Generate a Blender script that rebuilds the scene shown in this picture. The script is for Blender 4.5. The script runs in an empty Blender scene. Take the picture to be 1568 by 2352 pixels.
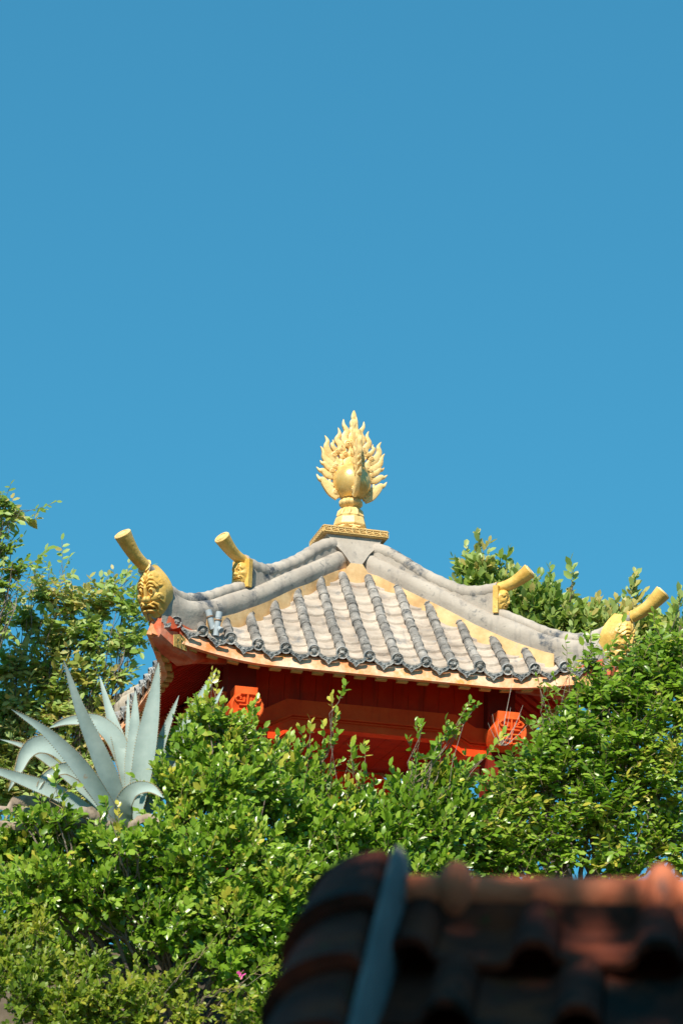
import bpy, math, random
import numpy as np
from mathutils import Vector, Matrix, noise
random.seed(7); rng = np.random.default_rng(11)
R = math.radians
S = bpy.context.scene
C = S.collection

# ------------------------------------------------------------ camera, sky, sun
CAMZ = 1.6
PITCH, ROLL, FPX = 18.876, 1.99, 5500.0          # FPX: focal length in pixels of a 1568 x 2352 picture
cam_d = bpy.data.cameras.new('camera'); cam = bpy.data.objects.new('camera', cam_d); C.objects.link(cam)
cam_d.sensor_fit = 'VERTICAL'; cam_d.sensor_height = 36.0; cam_d.lens = 36.0 * FPX / 2352
cam_d.clip_start = 0.1; cam_d.clip_end = 6000
cam.matrix_world = Matrix.Translation((0, 0, CAMZ)) @ Matrix.Rotation(R(90 + PITCH), 4, 'X') @ Matrix.Rotation(R(ROLL), 4, 'Z')
cam_d.dof.use_dof = True; cam_d.dof.focus_distance = 25.6; cam_d.dof.aperture_fstop = 2.9
S.camera = cam
S.view_settings.view_transform = 'Standard'; S.view_settings.look = 'None'
S.view_settings.gamma = 1; S.view_settings.exposure = 0.55
try: S.view_settings.use_curve_mapping = False
except Exception: pass

SUN_EL, SUN_AZ = 47.0, 19.0        # azimuth: degrees left of straight behind the camera
w = bpy.data.worlds.new('World'); S.world = w; w.use_nodes = True
nt = w.node_tree; nt.nodes.clear()
sky = nt.nodes.new('ShaderNodeTexSky'); sky.sky_type = 'NISHITA'; sky.sun_disc = False
sky.sun_elevation = R(SUN_EL); sky.sun_rotation = R(180 + SUN_AZ)
sky.air_density = 1.0; sky.dust_density = 0.6; sky.ozone_density = 1.4
tint = nt.nodes.new('ShaderNodeMix'); tint.data_type = 'RGBA'; tint.blend_type = 'MULTIPLY'
tint.inputs[0].default_value = 1.0; tint.inputs[7].default_value = (0.36, 1.55, 2.15, 1)
gm = nt.nodes.new('ShaderNodeGamma'); gm.inputs[1].default_value = 0.45
bg = nt.nodes.new('ShaderNodeBackground'); bg.inputs[1].default_value = 0.10
out = nt.nodes.new('ShaderNodeOutputWorld')
nt.links.new(sky.outputs[0], gm.inputs[0]); nt.links.new(gm.outputs[0], tint.inputs[6]); nt.links.new(tint.outputs[2], bg.inputs[0]); nt.links.new(bg.outputs[0], out.inputs[0])

sd = bpy.data.lights.new('sun', 'SUN'); sd.energy = 4.4; sd.angle = R(0.5); sd.color = (1.0, 0.93, 0.80)
sun = bpy.data.objects.new('sun', sd); C.objects.link(sun)
sdir = Vector((-math.sin(R(SUN_AZ)) * math.cos(R(SUN_EL)), -math.cos(R(SUN_AZ)) * math.cos(R(SUN_EL)), math.sin(R(SUN_EL))))
sun.rotation_euler = sdir.to_track_quat('Z', 'Y').to_euler(); sun.location = (-8, -20, 30)

def at(px, py, Y):
    """world point seen at pixel (px,py) of a 1568x2352 picture, at world distance Y in front of the camera"""
    dx, dy = px - 784, py - 1176
    r = R(ROLL); x = dx * math.cos(r) + dy * math.sin(r); y = -dx * math.sin(r) + dy * math.cos(r)
    a, u = R(PITCH), -y / FPX
    d = Vector((x / FPX, math.cos(a) - math.sin(a) * u, math.sin(a) + math.cos(a) * u))
    return Vector((0, 0, CAMZ)) + d * (Y / d.y)

# ------------------------------------------------------------ materials
def mat(name, cols, scale=4, rough=.7, bump=.2, bscale=20, fac=None, detail=6, metal=0, spots=None, spec=.5, dist=.02, coat=0, objrand=0, cell=None, streak=None):
    m = bpy.data.materials.new(name); m.use_nodes = True
    n, l = m.node_tree.nodes, m.node_tree.links
    b = n['Principled BSDF']; b.inputs['Roughness'].default_value = rough; b.inputs['Metallic'].default_value = metal
    b.inputs['Specular IOR Level'].default_value = spec; b.inputs['Coat Weight'].default_value = coat
    tc = n.new('ShaderNodeTexCoord')
    nz = n.new('ShaderNodeTexNoise'); nz.inputs['Scale'].default_value = scale; nz.inputs['Detail'].default_value = detail; nz.inputs['Roughness'].default_value = .62
    l.new(tc.outputs['Object'], nz.inputs['Vector'])
    cr = n.new('ShaderNodeValToRGB'); e = cr.color_ramp.elements
    k = len(cols)
    for i, c in enumerate(cols):
        p = .34 + .32 * i / max(1, k - 1)
        if i < 2: e[i].position = p; e[i].color = (*c, 1)
        else:
            q = e.new(p); q.color = (*c, 1)
    l.new(nz.outputs['Fac'], cr.inputs['Fac']); col = cr.outputs['Color']
    for (sc, ssc, th, soft) in (spots or []):
        nz2 = n.new('ShaderNodeTexNoise'); nz2.inputs['Scale'].default_value = ssc; nz2.inputs['Detail'].default_value = 8; nz2.inputs['Roughness'].default_value = .7
        mp = n.new('ShaderNodeMapping'); mp.inputs['Location'].default_value = (ssc * 1.7, 3.1, th * 9)
        l.new(tc.outputs['Object'], mp.inputs['Vector']); l.new(mp.outputs['Vector'], nz2.inputs['Vector'])
        mr = n.new('ShaderNodeMapRange'); mr.inputs['From Min'].default_value = th; mr.inputs['From Max'].default_value = th + soft
        l.new(nz2.outputs['Fac'], mr.inputs['Value'])
        mx = n.new('ShaderNodeMix'); mx.data_type = 'RGBA'; mx.inputs[7].default_value = (*sc, 1)
        l.new(mr.outputs['Result'], mx.inputs[0]); l.new(col, mx.inputs[6]); col = mx.outputs[2]
    def mul(col, fac_sock, lo, hi, rgb=None):
        mr = n.new('ShaderNodeMapRange'); mr.inputs['To Min'].default_value = lo; mr.inputs['To Max'].default_value = hi
        l.new(fac_sock, mr.inputs['Value']); vm = n.new('ShaderNodeVectorMath'); vm.operation = 'SCALE'
        l.new(col, vm.inputs[0]); l.new(mr.outputs['Result'], vm.inputs['Scale']); return vm.outputs[0]
    if objrand:
        oi = n.new('ShaderNodeObjectInfo'); col = mul(col, oi.outputs['Random'], 1 - objrand, 1 + objrand)
    if cell:
        mp = n.new('ShaderNodeMapping'); mp.inputs['Scale'].default_value = cell[:3]; vo = n.new('ShaderNodeTexVoronoi'); vo.inputs['Scale'].default_value = 1
        l.new(tc.outputs['Object'], mp.inputs['Vector']); l.new(mp.outputs['Vector'], vo.inputs['Vector'])
        sp = n.new('ShaderNodeSeparateColor'); l.new(vo.outputs['Color'], sp.inputs[0]); col = mul(col, sp.outputs[0], 1 - cell[3], 1 + cell[3])
    if streak:
        mp = n.new('ShaderNodeMapping'); mp.inputs['Scale'].default_value = streak[1]; ns = n.new('ShaderNodeTexNoise'); ns.inputs['Scale'].default_value = 1; ns.inputs['Detail'].default_value = 6
        l.new(tc.outputs['Object'], mp.inputs['Vector']); l.new(mp.outputs['Vector'], ns.inputs['Vector'])
        mr = n.new('ShaderNodeMapRange'); mr.inputs['From Min'].default_value = streak[2]; mr.inputs['From Max'].default_value = streak[2] + .14; mr.inputs['To Max'].default_value = streak[3]
        l.new(ns.outputs['Fac'], mr.inputs['Value']); mx = n.new('ShaderNodeMix'); mx.data_type = 'RGBA'; mx.inputs[7].default_value = (*streak[0], 1)
        l.new(mr.outputs['Result'], mx.inputs[0]); l.new(col, mx.inputs[6]); col = mx.outputs[2]
    l.new(col, b.inputs['Base Color'])
    if bump:
        nb = n.new('ShaderNodeTexNoise'); nb.inputs['Scale'].default_value = bscale; nb.inputs['Detail'].default_value = 5
        l.new(tc.outputs['Object'], nb.inputs['Vector'])
        bp = n.new('ShaderNodeBump'); bp.inputs['Strength'].default_value = bump; bp.inputs['Distance'].default_value = dist
        l.new(nb.outputs['Fac'], bp.inputs['Height']); l.new(bp.outputs['Normal'], b.inputs['Normal'])
    return m

def leafmat(name, stops, rough=.42, trans=.45, tcol=(.35, .5, .03), spec=.45):
    m = bpy.data.materials.new(name); m.use_nodes = True
    n, l = m.node_tree.nodes, m.node_tree.links
    b = n['Principled BSDF']; o = n['Material Output']
    b.inputs['Roughness'].default_value = rough; b.inputs['Specular IOR Level'].default_value = spec
    at_ = n.new('ShaderNodeAttribute'); at_.attribute_name = 'tint'
    cr = n.new('ShaderNodeValToRGB'); e = cr.color_ramp.elements
    for i, (p, c) in enumerate(stops):
        if i < 2: e[i].position = p; e[i].color = (*c, 1)
        else:
            q = e.new(p); q.color = (*c, 1)
    l.new(at_.outputs['Fac'], cr.inputs['Fac']); l.new(cr.outputs['Color'], b.inputs['Base Color'])
    t = n.new('ShaderNodeBsdfTranslucent'); mx = n.new('ShaderNodeMixShader'); mx.inputs[0].default_value = trans
    mu = n.new('ShaderNodeMix'); mu.data_type = 'RGBA'; mu.inputs[0].default_value = .55; mu.inputs[7].default_value = (*tcol, 1)
    l.new(cr.outputs['Color'], mu.inputs[6]); l.new(mu.outputs[2], t.inputs['Color'])
    l.new(b.outputs[0], mx.inputs[1]); l.new(t.outputs[0], mx.inputs[2]); l.new(mx.outputs[0], o.inputs['Surface'])
    return m

M = {}
M['ridge'] = mat('ridge_plaster', [(.37, .31, .255), (.43, .365, .30), (.49, .42, .35)], 3, .88, .22, 30, streak=((.16, .15, .145), (11, 11, 1.6), .54, .40), spots=[((.075, .085, .10), 2.4, .55, .08), ((.20, .18, .16), 11, .60, .1), ((.5, .46, .42), 9, .64, .06)])
M['pan'] = mat('pan_tile_clay', [(.35, .275, .215), (.45, .365, .29), (.54, .45, .365)], 3.5, .9, .4, 45, cell=(3.3, 4.5, 6.5, .13), streak=((.23, .20, .18), (16, 3, 3), .58, .45), spots=[((.27, .25, .235), 5, .55, .12), ((.50, .29, .20), 7, .62, .1)])
M['roll'] = mat('barrel_tile_clay', [(.14, .13, .12), (.26, .235, .21), (.39, .35, .31)], 7, .92, .9, 40, objrand=.14, cell=(3.3, 6, 8, .20), spots=[((.40, .37, .33), 12, .60, .08), ((.045, .05, .055), 9, .60, .08)], dist=.03)
M['endtile'] = mat('end_tile_clay', [(.17, .18, .185), (.32, .315, .30), (.46, .43, .39)], 9, .85, .8, 60, objrand=.25, spots=[((.05, .055, .06), 16, .58, .06)], dist=.02)
M['palegold'] = mat('pale_gold_paint', [(.72, .45, .15), (.84, .57, .22), (.90, .65, .30)], 6, .45, .25, 30, spots=[((.60, .42, .20), 12, .66, .1)])
M['gold'] = mat('gold_paint', [(.62, .34, .06), (.76, .46, .10), (.84, .54, .16)], 6, .42, .25, 30, spots=[((.40, .22, .06), 12, .60, .12)], spec=.5)
M['golddirt'] = mat('stained_gold_paint', [(.40, .25, .08), (.56, .36, .12), (.66, .44, .16)], 7, .6, .3, 30)
M['goldball'] = mat('gold_ball_paint', [(.70, .42, .11), (.80, .54, .19), (.86, .62, .26)], 5, .30, .1, 30, metal=.3, spots=[((.36, .22, .07), 9, .60, .1)])
M['trim'] = mat('ochre_plaster', [(.55, .32, .13), (.74, .45, .20), (.84, .56, .28)], 4, .8, .2, 30, spots=[((.50, .40, .31), 6, .60, .12)])
M['fascia'] = mat('orange_fascia', [(.86, .24, .06), (.86, .44, .24), (.88, .62, .44)], 4.5, .7, .2, 30, streak=((.55, .22, .12), (9, 9, 1.5), .60, .5), spots=[((.86, .30, .06), 3, .53, .1), ((.66, .55, .50), 11, .66, .08)])
M['red'] = mat('red_paint', [(.54, .026, .006), (.60, .032, .007), (.66, .042, .009)], 3, .7, .12, 30, spec=.15, streak=((.30, .03, .012), (10, 10, 1.5), .56, .6))
M['orange'] = mat('orange_red_paint', [(.78, .085, .014), (.84, .115, .020), (.88, .16, .035)], 4, .65, .15, 30, spec=.12, streak=((.60, .06, .014), (8, 8, 1.4), .58, .5))
M['beam_shade'] = mat('shaded_orange_red_paint', [(.84, .055, .008), (.90, .07, .010), (.92, .09, .014)], 4, .65, .15, 30, spec=.10, streak=((.60, .035, .008), (8, 8, 1.4), .58, .5))  # redder copy of the orange-red paint, eave shade put into its colour
M['cornerred'] = mat('weathered_red_paint', [(.55, .07, .02), (.70, .14, .05), (.72, .26, .15)], 5, .7, .2, 30)
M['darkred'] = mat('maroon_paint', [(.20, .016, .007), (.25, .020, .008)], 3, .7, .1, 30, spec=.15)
M['rafter'] = mat('yellow_rafter_paint', [(.52, .33, .08), (.62, .42, .13)], 8, .7, .2, 30)
M['pipe'] = mat('grey_pvc', [(.33, .38, .41), (.42, .46, .48)], 12, .45, .05, 30, spots=[((.30, .18, .09), 10, .62, .05)])
M['rust'] = mat('rusty_clamp', [(.20, .10, .05), (.34, .22, .13)], 30, .8, .2, 60)
M['bark'] = mat('bark', [(.10, .075, .055), (.20, .155, .12), (.30, .24, .19)], 9, .9, .7, 35, dist=.03)
M['twig'] = mat('twig_bark', [(.20, .14, .07), (.36, .27, .15)], 9, .85, 0)
M['deadtwig'] = mat('dead_twig', [(.45, .36, .29), (.62, .52, .44)], 9, .85, 0)
M['agave'] = mat('agave_skin', [(.24, .31, .28), (.30, .375, .335), (.36, .43, .385)], 2.5, .68, .15, 14, spots=[((.36, .27, .18), 3.5, .70, .06)])
M['agavedead'] = mat('dry_agave_leaf', [(.22, .16, .11), (.36, .27, .20), (.46, .37, .30)], 6, .9, .5, 20)
M['fronttile'] = mat('shade_darkened_red_clay_tile', [(.05, .014, .008), (.10, .025, .014), (.17, .036, .014)], 5, .9, .4, 30, spec=.12, spots=[((.022, .014, .010), 3.5, .50, .1), ((.05, .05, .012), 7, .60, .08)])  # clay colour darkened to carry the shade on the near roof
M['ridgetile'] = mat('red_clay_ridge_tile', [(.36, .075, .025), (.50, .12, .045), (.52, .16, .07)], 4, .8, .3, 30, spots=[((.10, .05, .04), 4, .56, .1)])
M['mortar'] = mat('blue_grey_mortar', [(.13, .13, .125), (.18, .175, .165)], 8, .9, .3, 30, spec=.15)
M['whitewall'] = mat('grey_wall_plaster', [(.30, .29, .27), (.42, .40, .37)], 3, .9, .2, 30)
M['soil'] = mat('soil', [(.05, .038, .025), (.10, .075, .05), (.14, .11, .075)], 1.5, .95, .6, 6, dist=.1)
M['bounce_floor'] = mat('pale_bounce_stone', [(.74, .56, .40), (.82, .66, .48)], 2, .85, .2, 10)  # pale tone picked to bounce warm sun up under the eaves
M['stone'] = mat('stone_base', [(.20, .19, .17), (.34, .32, .29)], 3, .9, .4, 14)
M['ficus'] = leafmat('ficus_leaf', [(0, (.11, .21, .014)), (.5, (.21, .36, .024)), (.85, (.37, .50, .06)), (1, (.58, .52, .07))], .28, .34, tcol=(.22, .42, .02))
M['shrub'] = leafmat('bush_leaf', [(0, (.11, .21, .014)), (.5, (.215, .36, .024)), (.85, (.37, .49, .06)), (1, (.56, .50, .07))], .32, .36, tcol=(.22, .42, .02))
M['pale'] = leafmat('pale_leaf', [(0, (.15, .27, .03)), (.5, (.36, .52, .10)), (.85, (.52, .64, .24)), (1, (.62, .50, .16))], .45, .48, tcol=(.42, .5, .05))
M['olive'] = leafmat('olive_leaf', [(0, (.13, .23, .025)), (.5, (.31, .43, .08)), (.85, (.46, .55, .18)), (1, (.58, .47, .14))], .42, .40, tcol=(.36, .46, .05))
M['palm'] = leafmat('palm_leaf', [(0, (.008, .03, .014)), (.6, (.02, .06, .025)), (1, (.06, .11, .03))], .35, .2)
M['vine'] = leafmat('vine_leaf', [(0, (.12, .20, .015)), (.5, (.26, .36, .03)), (1, (.48, .46, .05))], .45, .45)
M['petal'] = mat('pink_bract', [(.70, .05, .28), (.78, .10, .38)], 20, .6, 0)

# ------------------------------------------------------------ mesh helpers
class MB:
    def __init__(s): s.v = []; s.f = []; s.mi = []
    def add(s, vs, fs, mi=0):
        o = len(s.v); s.v += [tuple(p) for p in vs]; s.f += [tuple(i + o for i in f) for f in fs]; s.mi += [mi] * len(fs)
    def box(s, c, d, rot=None, mi=0, taper=1.0):
        hx, hy, hz = d[0] / 2, d[1] / 2, d[2] / 2; vs = []
        for z in (-1, 1):
            t = taper if z > 0 else 1
            for x, y in ((-1, -1), (1, -1), (1, 1), (-1, 1)):
                p = Vector((x * hx * t, y * hy * t, z * hz))
                if rot is not None: p = rot @ p
                vs.append(p + Vector(c))
        s.add(vs, [(3, 2, 1, 0), (4, 5, 6, 7), (0, 1, 5, 4), (1, 2, 6, 5), (2, 3, 7, 6), (3, 0, 4, 7)], mi)
    def loft(s, rings, close=True, caps=True, mi=0):
        n = len(rings[0]); vs = [p for r in rings for p in r]; fs = []
        for i in range(len(rings) - 1):
            for j in range(n if close else n - 1):
                a, b = i * n + j, i * n + (j + 1) % n
                fs.append((a, b, b + n, a + n))
        if caps and close:
            fs.append(tuple(reversed(range(n)))); fs.append(tuple(range((len(rings) - 1) * n, len(rings) * n)))
        s.add(vs, fs, mi)
    def tube(s, path, rad, seg=10, flat=None, up=(0, 0, 1), sq=2.0, caps=True, mi=0):
        """path of points, radius per point; flat = (plane normal, half thickness) gives a flattened section"""
        P = [Vector(p) for p in path]; rings = []; up = Vector(up)
        for i, p in enumerate(P):
            t = (P[min(i + 1, len(P) - 1)] - P[max(i - 1, 0)]).normalized()
            r = rad[i] if hasattr(rad, '__len__') else rad
            if flat: nn = Vector(flat[0]).normalized(); a = t.cross(nn).normalized(); b = nn; rb = min(flat[1], max(r, .004) * 1.2)
            else:
                a = t.cross(up)
                if a.length < 1e-3: a = t.cross(Vector((0, 1, .1)))
                a.normalize(); b = a.cross(t).normalized(); rb = r
            ring = []
            for k in range(seg):
                th = 2 * math.pi * k / seg; cc, ss = math.cos(th), math.sin(th)
                if sq != 2: cc = math.copysign(abs(cc) ** (2 / sq), cc); ss = math.copysign(abs(ss) ** (2 / sq), ss)
                ring.append(p + a * (cc * r) + b * (ss * rb))
            rings.append(ring)
        s.loft(rings, mi=mi, caps=caps)
    def lathe(s, prof, c=(0, 0, 0), seg=24, lobes=0, amp=0, mi=0):
        rings = []
        for r, z in prof:
            ring = []
            for k in range(seg):
                th = 2 * math.pi * k / seg; rr = r * (1 + (amp * (abs(math.cos(lobes * th / 2)) - .6) if lobes else 0))
                ring.append(Vector(c) + Vector((rr * math.cos(th), rr * math.sin(th), z)))
            rings.append(ring)
        s.loft(rings, mi=mi)
    def sphere(s, c, r, seg=12, rings=7, mi=0, scale=(1, 1, 1)):
        s.lathe([(max(.0005, r * math.sin(math.pi * i / rings)) * scale[0], -r * math.cos(math.pi * i / rings) * scale[2]) for i in range(rings + 1)], c, seg, mi=mi)
    def grid(s, fn, nu, nv, mi=0):
        vs = [fn(i / nu, j / nv) for j in range(nv + 1) for i in range(nu + 1)]
        s.add(vs, [(j * (nu + 1) + i, j * (nu + 1) + i + 1, (j + 1) * (nu + 1) + i + 1, (j + 1) * (nu + 1) + i) for j in range(nv) for i in range(nu)], mi)
    def prism(s, poly, fn, d0, d1, mi=0):
        """poly 2-D points, fn(a,b,depth) -> 3-D"""
        n = len(poly); vs = [fn(a, b, d0) for a, b in poly] + [fn(a, b, d1) for a, b in poly]
        fs = [tuple(range(n)), tuple(reversed(range(n, 2 * n)))] + [(i, i + n, (i + 1) % n + n, (i + 1) % n) for i in range(n)]
        s.add(vs, fs, mi)

def finish(me, smooth):
    import bmesh
    bm = bmesh.new(); bm.from_mesh(me); bmesh.ops.remove_doubles(bm, verts=bm.verts, dist=1e-5)
    bmesh.ops.recalc_face_normals(bm, faces=bm.faces); bm.to_mesh(me); bm.free()
    if smooth:
        me.polygons.foreach_set('use_smooth', [True] * len(me.polygons))
        try: me.set_sharp_from_angle(angle=R(smooth))
        except Exception: pass

def obj(name, mb, mats, parent=None, loc=None, smooth=40, shift=(0, 0, 0)):
    me = bpy.data.meshes.new(name)
    vs = np.array(mb.v, float) + np.array(shift)
    me.from_pydata(vs.tolist(), [], mb.f)
    for m in (mats if isinstance(mats, (list, tuple)) else [mats]): me.materials.append(m)
    if any(mb.mi): me.polygons.foreach_set('material_index', mb.mi)
    finish(me, smooth)
    o = bpy.data.objects.new(name, me); C.objects.link(o)
    if parent is not None: o.parent = parent
    if loc is not None: o.location = loc
    return o

def tag(o, label=None, cat=None, group=None, kind=None):
    if label: o['label'] = label
    if cat: o['category'] = cat
    if group: o['group'] = group
    if kind: o['kind'] = kind
    return o

def thing(name, loc, label, cat, rz=0, group=None):
    o = bpy.data.objects.new(name, None); C.objects.link(o); o.location = loc; o.rotation_euler = (0, 0, rz)
    o.empty_display_size = .2
    return tag(o, label, cat, group)

# ------------------------------------------------------------ ground
def ground_h(x, y):
    def sm(a, b, t): t = max(0, min(1, (t - a) / (b - a))); return t * t * (3 - 2 * t)
    h = 3.1 * sm(12.5, 20, y) * (1 - sm(40, 62, y)) * (1 - sm(22, 40, abs(x - 1)))
    h += 1.9 * sm(20.8, 22.8, y) * (1 - sm(27, 31, y)) * (1 - sm(-.4, 1.6, x)) * (1 - sm(12, 18, abs(x)))
    h += .9 * sm(20.5, 23.6, y) * (1 - sm(29, 31, y)) * (1 - sm(2.6, 6.0, abs(x + .1))) * sm(-1.5, .5, x)
    return h + .12 * noise.noise(Vector((x * .5, y * .5, 0))) * (1 if 12 < y < 60 else 0)
g = MB()
xs = sorted(set(list(np.linspace(-14, 14, 57)) + [-3000, -900, -300, -120, -60, -40, -28, -20, 20, 28, 40, 60, 120, 300, 900, 3000]))
ys = sorted(set(list(np.linspace(8, 40, 65)) + [-3000, -300, -60, -20, 0, 4, 48, 56, 64, 80, 150, 400, 1200, 4000]))
g.add([(x, y, ground_h(x, y)) for y in ys for x in xs],
      [(j * len(xs) + i, j * len(xs) + i + 1, (j + 1) * len(xs) + i + 1, (j + 1) * len(xs) + i) for j in range(len(ys) - 1) for i in range(len(xs) - 1)])
tag(obj('ground', g, M['soil']), kind='structure')

# ------------------------------------------------------------ pavilion
AZ, PX, PY, BASE = .23622, .1034, 25.85, 3.3        # geometry below is written with z above the camera; BASE = floor height in it
KF, KR = .7625, 1.35                                 # plan: hips run to (+-R, -KF R) in front and (+-R, +KR R) behind
pav = thing('pavilion', (PX, PY, CAMZ + BASE), 'red pavilion, grey tiled hip roof with upturned gold ridge ends and golden flaming ball', 'pavilion', AZ)
SH = (0, 0, -BASE)
def part(name, mb, m, parent=None, smooth=40, label=None):
    o = obj(name, mb, m, parent or pav, smooth=smooth, shift=SH)
    if label: o['label'] = label
    return o

def interp(tab, x):
    return float(np.interp(x, [t[0] for t in tab], [t[1] for t in tab]))
def smooth_tab(tab, lo, hi, n=140):
    xs = np.linspace(lo, hi, n); ys = np.interp(xs, [t[0] for t in tab], [t[1] for t in tab])
    k = np.hanning(15); k /= k.sum(); yp = np.pad(ys, 7, mode='reflect', reflect_type='odd')
    return list(zip(xs, np.convolve(yp, k, 'valid')))
PROF = smooth_tab([(0, 8.22), (.4, 7.97), (.6, 7.835), (.95, 7.565), (1.27, 7.31), (1.6, 7.07), (1.9, 6.86), (2.2, 6.665), (2.7, 6.44)], 0, 2.7)
ZBOT = smooth_tab([(0, 8.23), (.3, 8.03), (.6, 7.815), (.95, 7.575), (1.27, 7.335), (1.6, 7.12), (1.9, 6.965), (2.2, 6.87), (2.4, 6.87), (2.75, 6.96)], 0, 2.75)
ZLOW = smooth_tab([(1.2, 7.70), (1.43, 7.55), (1.67, 7.41), (1.87, 7.28), (2.06, 7.20), (2.16, 7.172), (2.27, 7.18), (2.36, 7.215), (2.5, 7.29), (2.62, 7.36), (2.8, 7.47)], 1.2, 2.8)
ZUP = smooth_tab([(0, 8.45), (.3, 8.43), (.44, 8.34), (.6, 8.20), (.76, 8.06), (.95, 7.93), (1.1, 7.84), (1.2, 7.815), (1.3, 7.815), (1.45, 7.835)], 0, 1.45)
def lift(t): t = max(0, min(1.2, (abs(t) - 1.2) / 1.3)); return .30 * t ** 1.6
def flare(t): t = max(0, min(1.1, (abs(t) - 1.1) / 1.45)); return .36 * t ** (1.35 if SIDE else 2)
def eaveR(t): return 2.19 + flare(t)
SIDE = False
def surf(face, wl, Re):
    """wl: lateral world coordinate on that face, Re: distance from apex in hip units -> (x,y,z)"""
    if face == 'front': return Vector((wl, -KF * Re, interp(PROF, Re) + lift(wl)))
    if face == 'back': return Vector((wl, KR * Re, interp(PROF, Re) + lift(wl)))
    t = wl / (KF if wl < 0 else KR); sx = -1 if face == 'left' else 1
    return Vector((sx * Re, wl, interp(PROF, Re) + lift(t)))
def tl(face, wl):
    return abs(wl) if face in ('front', 'back') else abs(wl) / (KF if wl < 0 else KR)
FACES = {'front': ('x', 2.5, Vector((0, -1, 0))), 'back': ('x', 2.5, Vector((0, 1, 0))), 'left': ('y', 2.5, Vector((-1, 0, 0))), 'right': ('y', 2.5, Vector((1, 0, 0)))}
LAT = {'front': Vector((1, 0, 0)), 'back': Vector((1, 0, 0)), 'left': Vector((0, 1, 0)), 'right': Vector((0, 1, 0))}
SP = .30

def rows(face):
    lo, hi = (-2.4, 2.4) if face in ('front', 'back') else (-2.4 * KF, 2.4 * KR)
    i = math.ceil((lo + .0) / SP - .5); out = []
    while (i + .5) * SP < hi: out.append((i + .5) * SP); i += 1
    return out

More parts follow.
